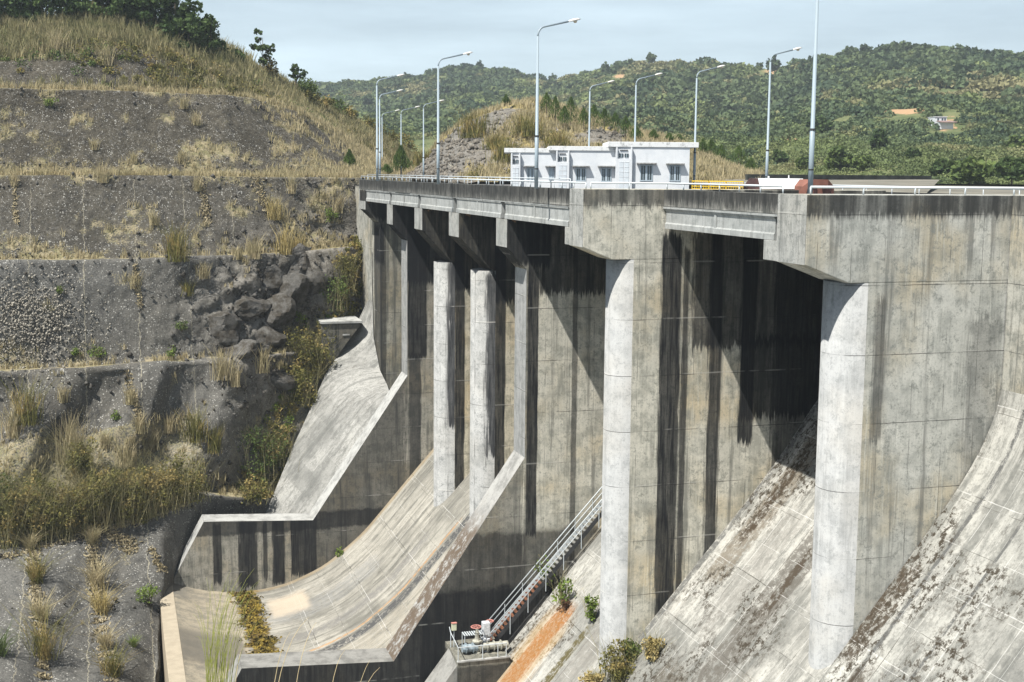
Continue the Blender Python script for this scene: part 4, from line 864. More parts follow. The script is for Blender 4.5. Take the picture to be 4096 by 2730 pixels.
# single trees and shrubs on the far hills
def fartree(x,y,hpx,wpx,label,mat=m_fol_f2,group=None,leafn=240,name='tree'):
    p=onfar(x,y); D=p@F0; h=hpx*D/FPX; w=wpx*D/FPX
    tree(name,label,p-[0,0,.15*h],h,[(0,.62,w/h*.42,.38),(-.12*w/h,.5,w/h*.3,.26),(.15*w/h,.55,w/h*.3,.25)],mat,leaf=.16*h,n=leafn,tr=h*.035,group=group)
for a in ((1922,283,42,38,'single bushy tree on the crest left of the tall bridge lamp'),(1635,312,26,30,'small round tree on the far-left crest'),(1650+570,325,30,40,'small tree in the dip between the two far hills'),(2424,300,52,42,'dark upright tree on the left shoulder of the central far hill'),(2607,258,46,52,'lone round tree standing on top of the central far hill'),(2830,262,40,42,'small lone tree on the crest right of the highest building lamp'),(2965,270,26,60,'low wide tree on the crest left of the thin lamp head'),(3095,285,66,62,'dark round tree on the crest behind the lamp by the white tank'),(3050,272,30,30,'feathery small tree left of the dark round crest tree'),
          (3410,232,60,60,'tall spreading tree at the left start of the wooded crest'),(3470,235,70,50,'dark pointed tree on the wooded crest'),(3530,225,55,55,'rounded tree on the wooded crest above the white house'),(3640,215,60,80,'broad tree on the highest part of the wooded crest'),(3700,215,50,60,'tree just right of the highest crest tree'),(3830,225,55,90,'wide dark tree on the right part of the wooded crest'),(3960,238,55,80,'wide tree near the right end of the wooded crest'),(4000,248,45,60,'open feathery tree near the right edge of the crest'),
          (1478,420,62,66,'dark rounded tree alone on the far left slope'),(1588,352,34,44,'dark tree high on the far left slope'),(1430,445,46,50,'dark tree lower left of the dark rounded one'),(1790,385,70,60,'pair of dark tree crowns on the far left hillside'),(1850,395,66,60,'right one of the paired dark crowns on the far left hillside')):
    fartree(*a)
for a in ((3370,700,110,130,'big bright green tree at the foot of the right hill behind the railing',m_fol_m),(3125,680,75,60,'dark rounded shrub right of the lamp by the white tank',m_fol_d),(3520,610,100,70,'dark upright tree on the lower right slope',m_fol_d),(3290,560,80,120,'dark clump of trees right of the thickest lamp pole',m_fol_d),(3450,695,70,110,'olive bushes right of the bright green tree',m_fol_m),(3890,725,130,190,'large olive green bush at the far right behind the railing',m_fol_m),(3780,680,80,110,'bush on the slope above the large olive bush',m_fol_d),(4060,735,120,130,'dark bush at the right edge behind the railing',m_fol_d),(3660,660,60,70,'small shrub among dry grass on the lower right slope',m_fol_d),(4070,600,90,110,'shrub group at the right edge of the lower slope',m_fol_m),(3230,690,70,80,'olive shrub between the thickest pole and the bright green tree',m_fol_m)):
    fartree(*a[:5],mat=a[5],leafn=900)
# far house
D=onfar(3775,492)@F0; p=atD(3775,490,D-12); D-=12; sc=D/FPX*.72
HO=empty('far_house',tuple(p),'small white house with a red-brown lean-to roof on the right hillside','house')
def wbox(u0,u1,v0,v1,z0,z1):   # box in view-aligned frame (metres right, back, up)
    V=[p+R0*u+F0*v+np.array([0,0,z]) for z in (z0,z1) for u,v in ((u0,v0),(u1,v0),(u1,v1),(u0,v1))]
    return MB().add(V,[(0,3,2,1),(4,5,6,7),(0,1,5,4),(1,2,6,5),(2,3,7,6),(3,0,4,7)])
wbox(-38*sc,28*sc,2,8,-1,30*sc).build('wall',m_white,HO); wbox(-40*sc,30*sc,1.8,8.3,30*sc+.01,33*sc).build('roof',m_wroof,HO)
for u in (-24,0,14): wbox(u*sc,(u+9)*sc,1.93,1.99,8*sc,24*sc).build('window',m_glass,HO)
V=[p+R0*u+F0*v+np.array([0,0,z]) for u,v,z in ((-30*sc,1.7,10*sc),(46*sc,1.7,10*sc),(56*sc,-2.5,2*sc),(-34*sc,-2.5,2*sc))]; V+= [v-np.array([0,0,.25]) for v in V]
MB().add(V,[(0,1,2,3),(7,6,5,4),(0,4,5,1),(1,5,6,2),(2,6,7,3),(3,7,4,0)]).build('lean_to_roof',simple('faded_sheet_roof',(.38,.26,.24),.7,var=.2,scale=.6),HO)
wbox(-30*sc,44*sc,-1.5,1.6,-2,4*sc).build('lean_to_wall',m_white,HO)
# ================================================================== GROUND SHEETS
def sheetpoly(name,pts,z,mat): o=mesh_obj(name,[(x,y,z) for x,y in pts],[tuple(range(len(pts)))],mat); tag(o,kind='structure'); return o
sheetpoly('ground',[(43.7,-200),(1500,-200),(1500,1500),(-600,1500),(-600,262),(43.7,230)],-2.2,m_yard)
sheetpoly('yard',[(48.6,57),(150,57),(150,260),(27.5,260),(27.5,143.45),(48.5,143.45)],-.62,m_yard)
sheetpoly('valley_floor',[(-700,-400),(43,-400),(43,150),(-700,150)],-58,m_yard)
ya=[atD(2900,700,100),atD(3700,700,100),atD(3760,700,185),atD(2900,700,185)]; MBy=mesh_obj('yard_slope',[(p[0],p[1],z) for p,z in zip(ya,(-.6,-.6,.42,.42))],[(0,1,2,3)],m_yard); tag(MBy,kind='structure')
WL=empty('quay_wall',(75,150,-.6),'long low dark wall at the far side of the dusty yard on the right','wall')
a=atD(2985,712,168); b=atD(3722,712,186)
d=(b-a)/np.linalg.norm(b-a); nn=np.array([d[1],-d[0],0])*.2
MB().vprism([tuple((a-nn)[:2]),tuple((a+nn)[:2]),]+[tuple((b+nn)[:2]),tuple((b-nn)[:2])],.1,.95).build('wall',simple('mossy_dark_wall',(.055,.06,.055),.95,var=.3,scale=1),WL)
o=WL
# ================================================================== GRASS
def blades(C,h,w,lean=.35,droop=.25):
    n=len(C); t=rng.uniform(0,2*math.pi,n); dirv=np.stack([np.cos(t),np.sin(t),np.zeros(n)],1); s=rng.uniform(0,2*math.pi,n); side=np.stack([np.cos(s),np.sin(s),np.zeros(n)],1)
    h=np.broadcast_to(h,(n,))*rng.uniform(.6,1.25,n); w=np.broadcast_to(w,(n,)); L=(rng.uniform(.1,1,n)*lean*h)[:,None]
    up=np.array([0,0,1.]); m=C+dirv*L*.45+up*(h*.6)[:,None]; tp=C+dirv*L*(1+droop)+up*(h)[:,None]; sw=side*(w*.5)[:,None]
    V=np.stack([C-sw,C+sw,m+sw*.8,m-sw*.8,tp+sw*.15,tp-sw*.15],1).reshape(-1,3); b=np.arange(n)[:,None]*6
    F=np.concatenate([b+np.array([[0,1,2,3]]),b+np.array([[3,2,4,5]])]); return V,F
def scatter(name,P,W,n,h,w,per,mat,spread=.35,lean=.4,label=None,hvar=None):
    a=P[:-1,:-1]; W=W[:-1,:-1].ravel(); area=np.linalg.norm(np.cross(P[1:,:-1]-a,P[:-1,1:]-a),axis=2).ravel(); pr=W*area; pr/=pr.sum()
    k=rng.choice(len(pr),n,p=pr); i,j=np.unravel_index(k,a.shape[:2]); u=rng.uniform(size=(n,1)); v=rng.uniform(size=(n,1))
    c=P[i,j]*(1-u)*(1-v)+P[i+1,j]*u*(1-v)+P[i,j+1]*(1-u)*v+P[i+1,j+1]*u*v
    hh=np.full(n,h) if hvar is None else h*hvar[i,j]
    hh=hh*rng.uniform(.5,1.4,n)
    C=np.repeat(c,per,0)+np.concatenate([rng.normal(size=(n*per,2))*spread*np.repeat(hh,per)[:,None]*.6,np.full((n*per,1),-.05)],1)
    V,Fq=blades(C,np.repeat(hh,per),w,lean); o=mesh_obj(name,V,Fq,mat); tag(o,label,'grass',kind='stuff'); return o
m_gr1=foliage('dry_grass_blades',(.47,.395,.245),(.38,.33,.19),.7,.3,seed=11); m_gr2=foliage('olive_grass_blades',(.17,.17,.075),(.33,.29,.16),.5,.3,seed=12)
hv=np.where(VV>10.9,1.9,1.)*np.where(VV>12,1.5,1)
scatter('dry_grass',P,np.clip(GRS-.35,0,1)**1.5*(VV<11)*(XX>-250),9000,.62,.075,9,m_gr1,label='dry straw coloured grass on the ledges of the terraced hillside',hvar=hv)
scatter('tall_grass',P,np.clip(GRS-.2,0,1)*(VV>=10.8)*(VV<13.6)*(XX>-250),11000,.95,.10,9,m_gr2,label='olive and golden tall grass covering the upper hillside',hvar=np.where(XX<1000,1.5,1.0)*np.where(VV>12,1.15,.8))
scatter('dry_grass',P,np.clip(GRS-.3,0,1)*((VV>=10.8)|(XX>1050))*(VV<13.6)*(VV>8.6)*(XX>0),6500,.8,.09,9,m_gr1,label='pale dry grass sweeping down the right shoulder of the hillside',hvar=np.ones_like(hv))
scatter('dry_grass',PM,np.clip(MG-.35,0,1)*(MVV<4.2),7500,.95,.11,9,m_gr1,label='pale dry grass on the mound behind the white building')
# seams and tufts between the sprayed panels
def clumps(name,label,pts,mat,h,w,per,lean=.5,group=None):
    pass
def tuft(name,label,xp,yp,hpx,mat,n=90,lean=.45,wid=.35,cat='plant',group=None,grid=(xs,HY,P),bw=.06):
    b=surf(xp,yp,grid); D=b@F0; h=hpx*D/FPX; o=empty(name,tuple(b),label,cat,group)
    C=b+np.concatenate([rng.normal(size=(n,2))*h*wid*.35,np.full((n,1),-.08)],1); V,Fq=blades(C,h*.9,bw,lean,.4); mesh_obj('blades',V,Fq,mat,o); return o
def shrub(name,label,xp,yp,wpx,hpx,mat,n=500,leaf=.2,cat='shrub',group=None,grid=(xs,HY,P),pt=None,spiky=True):
    b=surf(xp,yp,grid) if pt is None else np.array(pt,float); D=b@F0; h=hpx*D/FPX; w=wpx*D/FPX; o=empty(name,tuple(b),label,cat,group)
    pts=[crownpts(b+np.array([0,0,h*.45])-F0*.1,(w*.5,w*.4,h*.5),n,clumps=26,cs=.35,hollow=.25)]
    V,Fq=leaves(np.concatenate(pts),leaf,.55); mesh_obj('foliage',V,Fq,mat,o)
    m=MB()
    for k in range(5):
        a=k*1.26; m.tube([b-[0,0,.2],b+np.array([math.cos(a)*w*.2,math.sin(a)*w*.2,h*.6])],[.05,.02],5)
    m.build('stems',m_bark,o)
    if spiky:
        C=b+np.concatenate([rng.normal(size=(n//12,2))*w*.22,np.zeros((n//12,1))],1); V,Fq=blades(C,h*1.0,.035,.7,.3); mesh_obj('shoots',V,Fq,m_gr2,o)
    return o
D_,M_,O_,G_,Y_,T_=m_fol_d,m_fol_m,m_fol_o,m_fol_g,m_fol_y,m_gr1
# named shrubs (x, base y, w, h, material, label)
SH=[(1060,1905,250,250,M_,1700,'biggest dark green bush beside the foot of the pale abutment slab'),(1120,1860,110,190,O_,700,'olive bush leaning against the right of the biggest green bush'),
 (1210,1620,130,190,O_,1000,'olive bush on the rocky slope left of the pale slab'),(1270,1500,150,180,O_,1100,'olive bush just below the dark concrete box'),(1215,1440,120,150,O_,800,'bushy shrub left of the dark concrete box'),
 (1300,1400,110,130,O_,800,'olive shrub growing against the concrete box'),(1330,1240,110,150,M_,800,'green shrub above the dark concrete box'),(1390,1180,110,160,O_,900,'olive shrub high on the rocks beside the slab'),(1370,1110,90,110,O_,600,'small olive shrub close under the end of the bridge'),
 (1200,1300,60,60,G_,260,'pale green weed among the dark rocks'),(1010,2020,150,110,O_,700,'olive bush behind the level top of the far wall'),
 (1330,885,60,62,G_,420,'round bright green bush on the rock face near the bridge end'),(205,412,60,38,G_,260,'small green bush near the top of the dark upper face'),(735,1325,70,45,M_,260,'small green bush left of the big boulder'),
 (400,1430,70,58,G_,260,'bright green clump right of the gravelly patch'),(310,1425,40,38,G_,160,'small bright green clump at the edge of the gravelly patch'),(690,1440,44,60,G_,180,'green weed on the ledge below the boulders'),(245,1180,32,34,G_,120,'little green tuft at the top of the gravelly patch'),
 (465,1680,50,42,G_,160,'small green weed on the streaked lower face')]
for a in SH: shrub('shrub',a[6],a[0],a[1],a[2],a[3],a[4],n=a[5],leaf=.2 if a[5]>500 else .16)
# long hedge of scrub on the lowest bench
sc_=[(-60,2170,190,330,O_),(40,2190,220,330,O_),(130,2170,200,300,O_),(210,2160,210,260,O_),(290,2140,200,250,O_),(370,2120,190,270,O_),(440,2100,200,220,O_),(510,2080,200,240,O_),(590,2065,180,230,O_),(670,2040,190,180,O_),(740,2005,200,200,O_),(20,2130,150,240,M_),(160,2110,160,200,M_),(340,2080,160,180,O_),(480,2040,150,180,O_),(330,1960,130,240,O_)]
nm=['leftmost tall olive scrub on the lowest bench','tall olive scrub at the left edge of the lowest bench','third scrub clump from the left on the lowest bench','dense olive scrub left of the middle of the lowest bench','scrub clump above the dead patch of grass','feathery scrub clump in the middle of the lowest bench','low dark scrub in the middle of the lowest bench','bushy scrub right of the middle of the lowest bench','scrub with pale tips toward the right of the lowest bench','low scrub toward the right end of the lowest bench','rounded golden scrub at the right end of the lowest bench','darker green bush at the back of the far left scrub','darker green bush behind the left scrub','olive bush at the back of the middle scrub','olive bush at the back of the right scrub','tall golden reed bush standing above the scrub row']
for a,l in zip(sc_,nm): shrub('scrub',l,a[0],a[1],a[2],a[3],a[4],n=2200,leaf=.2,group='scrub along the lowest bench')
# reed tufts on the faces
TF=[(110,1700,190,O_,'tall golden reed clump on the left of the streaked face'),(60,1740,140,T_,'shorter straw reed clump at the far left of the streaked face'),(255,1610,70,T_,'small reed tuft high on the streaked face'),(290,1830,210,T_,'narrow reed tuft right of the tall golden clump'),(525,1610,80,T_,'thin dry tuft in a joint of the streaked face'),(555,1730,90,T_,'thin dry tuft lower in the joint of the streaked face'),(500,1860,120,T_,'dry tuft at the foot of the middle joint'),(620,1790,90,T_,'dry tuft beside the dark gully'),(690,1720,90,T_,'dry tuft beside the pale rounded panel'),(780,1760,150,O_,'olive reed tuft right of the pale rounded panel'),(845,1810,130,O_,'upright olive reed tuft near the biggest bush'),(890,1520,130,T_,'pair of straw tufts below the boulders'),(930,1540,90,T_,'straw tuft right of the pair below the boulders'),(1050,1490,110,T_,'straw tuft on the broken rock left of the shrubs'),
 (540,1150,70,T_,'thin tuft in the joint of the grey middle face'),(755,1185,70,O_,'olive tuft on the grey middle face'),(815,1120,70,T_,'thin tuft above the small rock ledges'),(710,1045,160,O_,'big yellow green reed clump on the third bench'),(700,1020,90,O_,'small reed clump above the third bench'),(1020,1035,100,T_,'wide straw clump on the right of the third bench'),(1140,1020,120,Y_,'golden clump near the right end of the third bench'),(1200,1010,80,Y_,'lower golden clump at the right end of the third bench'),(960,1030,60,T_,'short straw clump in the middle of the third bench'),
 (420,1800,70,T_,'faint tuft at the lower middle'),(1100,880,100,Y_,'golden reed clump left of the round bright bush'),(1360,850,90,T_,'dry tuft just above the round bright bush'),(410,730,90,T_,'pale tuft hanging below the second bench'),(60,740,60,T_,'small tuft below the left of the second bench'),(800,760,70,T_,'pale tuft near the middle below the second bench'),(1170,770,80,T_,'pale tuft below the right of the second bench'),(620,905,60,T_,'small straw tuft in the middle of the third face'),(380,600,50,T_,'small tuft on the speckled upper face'),(730,660,60,T_,'tuft low on the speckled upper face'),(540,650,50,T_,'small tuft left of centre on the speckled upper face'),(740,430,60,T_,'pale tuft hanging under the top bench'),(790,500,60,T_,'pale tuft in the seam of the upper face'),
 (430,260,100,T_,'pale dead reeds on the dark top cut'),(240,200,100,T_,'pale dead reeds at the left of the dark top cut')]
for a in TF: tuft('reed_tuft',a[4],a[0],a[1],a[2],a[3],n=int(60+a[2]*.5),wid=.4,group='reed tufts on the terraced hillside')
# tufts in the two joints of the lowest face, bottom left
for x,y,h,w,m_,l in [(q[0],q[1],q[2]*.72)+q[3:] for q in ((125,2200,120,.4,T_,'topmost reed tuft in the left joint of the lowest face'),(150,2340,170,.4,O_,'second reed tuft in the left joint of the lowest face'),(165,2480,150,.5,T_,'third reed tuft in the left joint of the lowest face'),(180,2650,280,.6,O_,'largest dark reed bush at the bottom of the left joint'),(375,2180,110,.5,T_,'topmost reed tuft in the right joint of the lowest face'),(395,2330,180,.5,T_,'second reed tuft in the right joint of the lowest face'),(410,2460,170,.5,Y_,'third reed tuft in the right joint of the lowest face'),(425,2590,150,.4,T_,'fourth reed tuft in the right joint of the lowest face'),(455,2720,180,.6,O_,'lowest reed bush in the right joint of the lowest face'),(0,2640,150,.7,M_,'dark green weeds at the bottom left corner'),(530,2610,60,.5,G_,'small green weed near the lip wall'))]:
    tuft('reed_tuft',l,x,y,h,m_,n=170,wid=w*.6,lean=1.0,group='reeds in the joints of the lowest face',bw=.045)
shrub('creeper','bright green creeper hanging beside the sloping end of the far wall',590,2440,120,110,G_,n=500,leaf=.16,spiky=False)
# dead matted grass under the joints (pale) : strips lying on the face
m_dead=foliage('dead_matted_grass',(.42,.36,.24),(.30,.25,.15),1.5,.15,seed=21)
def strip(pts,name,label,n=900,wpx=26):
    C=[]
    for _ in range(n):
        k=random.random()*(len(pts)-1); i=int(k); t=k-i; x=pts[i][0]*(1-t)+pts[i+1][0]*t+random.gauss(0,wpx*.5); y=pts[i][1]*(1-t)+pts[i+1][1]*t+random.gauss(0,8)
        gi=np.clip((x-xs[0])/8,0,len(xs)-2); i0=int(gi); fr=gi-i0; j=int(np.argmin(np.abs(HY[i0]-y))); j=min(j,HY.shape[1]-2); dj=HY[i0,j+1]-HY[i0,j]; tj=0 if abs(dj)<1e-6 else np.clip((y-HY[i0,j])/dj,0,1)
        p=(P[i0,j]*(1-fr)+P[i0+1,j]*fr)*(1-tj)+(P[i0,j+1]*(1-fr)+P[i0+1,j+1]*fr)*tj; C.append(p+np.array([rng.normal()*.03,-.05,.05]))
    V,Fq=leaves(np.array(C),.32,.35); o=mesh_obj(name,V,Fq,m_dead); tag(o,label,'grass',kind='stuff')
strip([(125,2120),(130,2250),(140,2380),(150,2500),(165,2620),(185,2730)],'dead_grass','dead grass in the left joint of the lowest face',1500)
strip([(370,2120),(375,2230),(390,2350),(405,2500),(420,2620),(450,2730)],'dead_grass','dead grass in the right joint of the lowest face',1600,30)
strip([(510,1490),(530,1600),(560,1700),(620,1800)],'dead_grass','dead grass in the middle joint of the streaked face',500,14)
strip([(540,1060),(550,1150),(565,1230)],'dead_grass','dead grass in the joint of the grey middle face',250,10)
strip([(800,700),(820,820),(830,900)],'dead_grass','dead grass seam under the second bench',350,20)
strip([(1020,700),(1050,800),(1100,870)],'dead_grass','dead grass seam right of the middle under the second bench',350,24)
strip([(60,720),(60,850),(70,900)],'dead_grass','dead grass seam at the left under the second bench',200,10)
strip([(0,2235),(250,2172),(450,2112),(640,2058),(760,2005)],'dead_grass','dead grass fringe along the lip of the lowest bench',900,20)
strip([(430,2140),(500,2150),(530,2200)],'dead_grass','matted dead grass on the top of the lowest face',500,40)
strip([(600,2200),(620,2260),(640,2290)],'dead_grass','dead grass patch near the end of the far wall',180,14)
m_bould=None
def boulder(label,x,y,wp,hp,seed):
    b=surf(x,y); D=b@F0; w=wp*1.3*D/FPX; h=hp*1.2*D/FPX; bm=bmesh.new(); bmesh.ops.create_icosphere(bm,subdivisions=4,radius=1)
    V=np.array([v.co[:] for v in bm.verts]); V/=np.linalg.norm(V,axis=1,keepdims=True); r_=np.random.default_rng(seed); pn=r_.normal(size=(15,3)); pn/=np.linalg.norm(pn,axis=1,keepdims=True); pd=r_.uniform(.62,1.0,15)
    dd=V@pn.T; rad=np.where(dd>.12,pd/np.maximum(dd,.12),9).min(1); rad=np.minimum(rad,1.15); V=V*rad[:,None]; V=V*(1+(fbm(V*2.5+seed,4,seed)*.13)[:,None])
    Fc=[tuple(v.index for v in f.verts) for f in bm.faces]; bm.free(); c=b+np.array([0,0,h*.36])+F0*w*.40
    o=mesh_obj('boulder',c+R0*V[:,:1]*w*.5+F0*V[:,1:2]*w*.45+np.array([0,0,1.])*V[:,2:]*h*.55,Fc,m_bould,None,False); tag(o,label,'rock','big boulders breaking out of the sprayed face')
t=NT('boulder_rock'); n1=t.noise(.8,detail=7,rough=.7); n2=t.noise(5,detail=6,rough=.75); X,Y,Z=t.xyz()
m_bould=t.out(t.mix(t.mul(t.step(n2,.45,.7),.6),t.mix(t.step(n1,.4,.62),(.12,.115,.105),(.05,.043,.033)),(.02,.018,.015)),.95,bump=n2,bs=.8,bd=.1)
boulder('largest grey boulder bulging from the middle face',855,1385,190,150,3); boulder('angular grey boulder right of the largest one',1030,1400,170,125,8); boulder('smaller dark rock between the two big boulders',945,1395,80,80,12)
boulder('dark rough rock above the angular boulder',1130,1240,150,150,17); boulder('dark rough rock below the third ledge',1060,1180,120,110,21); boulder('low rock lump right of the lower shrubs',1110,1560,120,80,31)
boulder('dark jagged rock at the top of the outcrop',1190,1120,130,120,41); boulder('wedge of dark rock left of the olive shrubs',1080,1320,140,130,43); boulder('dark split rock under the jagged top rock',1230,1190,110,110,47); boulder('flat dark slab of rock above the largest boulder',960,1270,150,80,53); boulder('broken grey rock on the fourth ledge',980,1440,140,70,61); 
# loose rubble on ledges and at the foot of the faces
def rubble(name,label,n,W_,size,mat,PP):
    a=PP[:-1,:-1]; W_=W_[:-1,:-1].ravel(); k=rng.choice(len(W_),n,p=W_/W_.sum()); i,j=np.unravel_index(k,a.shape[:2]); c=PP[i,j]+rng.normal(size=(n,3))*.15
    base=np.array([[1,0,0],[0,1,0],[-1,0,0],[0,-1,0],[0,0,1],[0,0,-1.]]); fc=np.array([[0,1,4],[1,2,4],[2,3,4],[3,0,4],[1,0,5],[2,1,5],[3,2,5],[0,3,5]])
    V=c[:,None]+base[None]*rng.uniform(.5,1.3,(n,6,3))*(size*rng.uniform(.4,1.5,n)**2)[:,None,None]; Fq=(fc[None]+6*np.arange(n)[:,None,None]).reshape(-1,3)
    o=mesh_obj(name,V.reshape(-1,3),Fq,mat); tag(o,label,'rubble',kind='stuff')
rubble('rubble','loose angular stones lying on the ledges and the rough rock of the hillside',2600,(rk*1.0+.3*(np.abs(VV-np.round(VV))<.15)*(VV<11))*(VV<11.5)*(XX>-200),.16,m_bould,P)
rubble('rubble','small stones on the bare flank of the mound',2600,np.clip(mrock,0,1)+.02,.22,m_mound,PM)
rubble('gravel_patch','pale gravelly debris on the left part of the middle face',6000,gauss(XX,110,150)*gauss(HY,1290,120)*(VV<7),.075,simple('pale_gravel',(.40,.37,.31),.95,var=.3,scale=3,spec=.05),P)
def scrubmass(name,label,n,W_,PP,mat,rad,k,leaf):
    a=PP[:-1,:-1]; W_=W_[:-1,:-1].ravel(); q=rng.choice(len(W_),n,p=W_/W_.sum()); i,j=np.unravel_index(q,a.shape[:2]); c=PP[i,j]; s_=rad*rng.uniform(.5,1.6,n)
    g=rng.normal(size=(n,k,3)); g/=np.linalg.norm(g,axis=2,keepdims=True); g*=rng.uniform(.3,1,(n,k,1)); C=c[:,None]+g*s_[:,None,None]*np.array([1,1,.75])+np.array([0,0,.35])*s_[:,None,None]
    V,Fq=leaves(C.reshape(-1,3),leaf,.6); tag(mesh_obj(name,V,Fq,mat),label,'scrub',kind='stuff')
up_=(VV>10.9)*(VV<13.4)*(XX>-250)
scrubmass('hilltop_scrub','olive scrub mixed into the tall grass of the upper hillside',260,np.clip(fbm(P*.08,3,300)+.1,0,1)*up_,P,m_fol_o,.75,90,.2)
scrubmass('hilltop_scrub','dark green scrub under the hilltop trees and down the ridge',170,np.clip(fbm(P*.07,3,320)+.05,0,1)*up_*(gauss(HY,150,110)*(XX<900)+.35*(XX>1000)+.05),P,m_fol_m,.8,90,.2)
scrubmass('gully_scrub','olive and green scrub filling the gully beside the abutment slab',150,gauss(XX-xc_,-75,50)*(HY>950)*(HY<2000),P,m_fol_o,.75,110,.19)
scrubmass('gully_scrub','green leaves mixed into the gully scrub',60,gauss(XX-xc_,-90,45)*(HY>1150)*(HY<2000),P,m_fol_g,.6,90,.17)
scrubmass('mound_scrub','olive scrub among the dry grass on the mound',110,np.clip(MG-.3,0,1)*(MVV<4),PM,m_fol_o,.7,80,.22)
# ------------------------------------------------------------------ skyline trees of the left hill
def sky(x,y,hpx,crowns,label,mat=m_fol_d,n=1500,leaf=.28,tr=.14,name='tree',dD=1.5,group=None):
    b=surf(x,y); b=b+F0*dD; D=b@F0; h=hpx*D/FPX; return tree(name,label,b-[0,0,.4],h,crowns,mat,leaf=leaf,n=n,tr=tr,group=group)
full=[(0,.60,.40,.36),(-.28,.45,.28,.28),(.3,.45,.28,.30),(0,.82,.27,.2),(0,.3,.4,.2)]
for x,y,h,l in ((-60,110,230,'leftmost dark tree on the hilltop cut by the frame'),(60,118,190,'dark low tree at the left of the hilltop'),(190,118,240,'second dark tree from the left on the hilltop'),(330,115,290,'large dark tree on the left part of the hilltop'),(470,125,300,'tallest dark tree in the hilltop row'),(600,150,300,'large dark tree in the middle of the hilltop row'),(560,130,200,'dark tree tucked between the two largest hilltop trees'),(700,190,260,'dark tree right of the middle of the hilltop row'),(755,215,200,'last tree of the dense hilltop row')):
    sky(x,y,h,full,l,n=2600,leaf=.34,group='dark trees crowding the hilltop')
sky(845,245,160+40,[(0,.72,.24,.26),(.03,.45,.30,.25),(-.05,.25,.26,.2)],'dark conical tree standing apart at the right end of the hilltop row',n=1900)
sky(938,265,85,[(0,.6,.38,.34),(.15,.35,.25,.2)],'small round dark tree between the two taller skyline trees',n=500)
sky(1052,300,200,[(-.10,.85,.11,.13),(-.12,.68,.12,.12),(.06,.55,.16,.14),(.02,.36,.12,.12),(.17,.62,.09,.07)],'slender gappy tree alone against the sky',n=1100,leaf=.24,tr=.1)
sky(1180,385,150,[(0,.8,.13,.16),(.08,.62,.2,.13),(-.08,.6,.12,.1),(.2,.7,.08,.06)],'thin trunked small tree right of the slender skyline tree',n=600,leaf=.24,tr=.12)
for x,y,w,h,mm,l in ((1080,310,80,80,O_,'olive bush at the foot of the slender skyline tree'),(1225,400,110,90,M_,'dark bush right of the thin trunked tree'),(1290,450,90,70,O_,'olive bush on the descending ridge'),(1345,465,120,90,M_,'dark olive bush lower on the descending ridge'),(1395,490,80,70,O_,'small olive bush below the dark one on the ridge'),(1545,560,120,80,O_,'olive bush on the ridge behind the lamp cluster'),(1625,600,110,90,O_,'olive bush on the ridge above the dark green bush'),(1470,520,110,60,O_,'low olive bush left of the lamp cluster'),(1240,420,60,60,O_,'small bush beside the dark ridge bush')):
    shrub('shrub',l,x,y,w,h,mm,n=700,leaf=.3,spiky=False)
# young pines
def pine(name,label,b,h,w,n=700):
    o=empty(name,tuple(b),label,'pine tree','young pines'); MB().tube([b-[0,0,.3],b+np.array([0,0,h*.9])],[.09,.03],7).build('trunk',m_bark,o)
    t=rng.uniform(0,1,n)**.8; k=rng.integers(0,14,n); a=k*2.4+rng.normal(size=n)*.25; r=(1-t)*w*.55*rng.uniform(.2,1,n)+.08; up=r*.9
    C=b+np.stack([np.cos(a)*r,np.sin(a)*r,t*h*.82+.12*h+up*.5],1); V,Fq=blades(C,.42,.07,.4,.1); m2=rng.uniform(size=0); mesh_obj('needles',V,Fq,m_fol_p,o)
pine('pine_tree','dark young pine standing left of the bridge end',atD(1398,706,172),100*172/FPX,80*172/FPX,1100)
pine('pine_tree','bigger bushy young pine behind the thin lamp post',atD(1603,712,180),124*180/FPX,96*180/FPX,1700)
pine('pine_tree','low pine seedling left of the bigger bushy pine',atD(1545,712,180),46*180/FPX,60*180/FPX,500)
mg=(mxs,MY,PM)
for x,y,h,w,l in ((2190,470,85,70,'leftmost dark young pine on the mound crest'),(2228,490,95,60,'second young pine from the left on the mound'),(2290,510,110,80,'tall young pine in the middle of the left mound group'),(2262,520,80,60,'young pine in front of the tall one on the mound'),(2335,530,80,60,'right young pine of the left mound group'),(2380,500,70,60,'young pine left of the pole on the mound'),(2420,540,90,80,'dark young pine right of the pole on the mound'),(2465,545,80,70,'dark young pine near the middle of the right mound group'),(2505,560,80,60,'young pine at the right of the right mound group'),(2545,575,60,60,'small young pine above the roof step'),(2030,420,34,30,'tiny pine on the left crest of the mound'),
   (2620,570,36,40,'small pine peeping over the tall roof left'),(2680,575,30,40,'small pine peeping over the tall roof middle'),(2725,578,34,44,'small pine peeping over the tall roof right'),(2850,640,70,60,'young pine right of the building roof'),(2890,660,75,60,'young pine middle right of the building'),(2960,690,100,110,'big dark young pine left of the white tank'),(3010,705,70,70,'dark bushy pine beside the lamp post by the tank'),(2812,630,60,40,'thin young pine nearest the building')):
    b=surf(x,y,mg); D=b@F0; pine('pine_tree',l,b,h*D/FPX*1.1,w*D/FPX*1.15,600)
for x,y,w,h,l in ((1905,560,50,110,'tall golden olive reed bush on the stony flank of the mound'),(1985,600,60,60,'low reed bush left of the building corner on the mound'),(2110,560,80,90,'olive reed bush above the left roof'),(2230,590,60,70,'reed bush above the middle roof'),(1700,660,60,70,'pale reeds at the left foot of the mound'),(2030,650,70,90,'olive reeds beside the left corner of the building')):
    tuft('reed_tuft',l,x,y,h,O_,n=260,wid=.9,grid=mg,group='reed bushes on the mound',bw=.09)
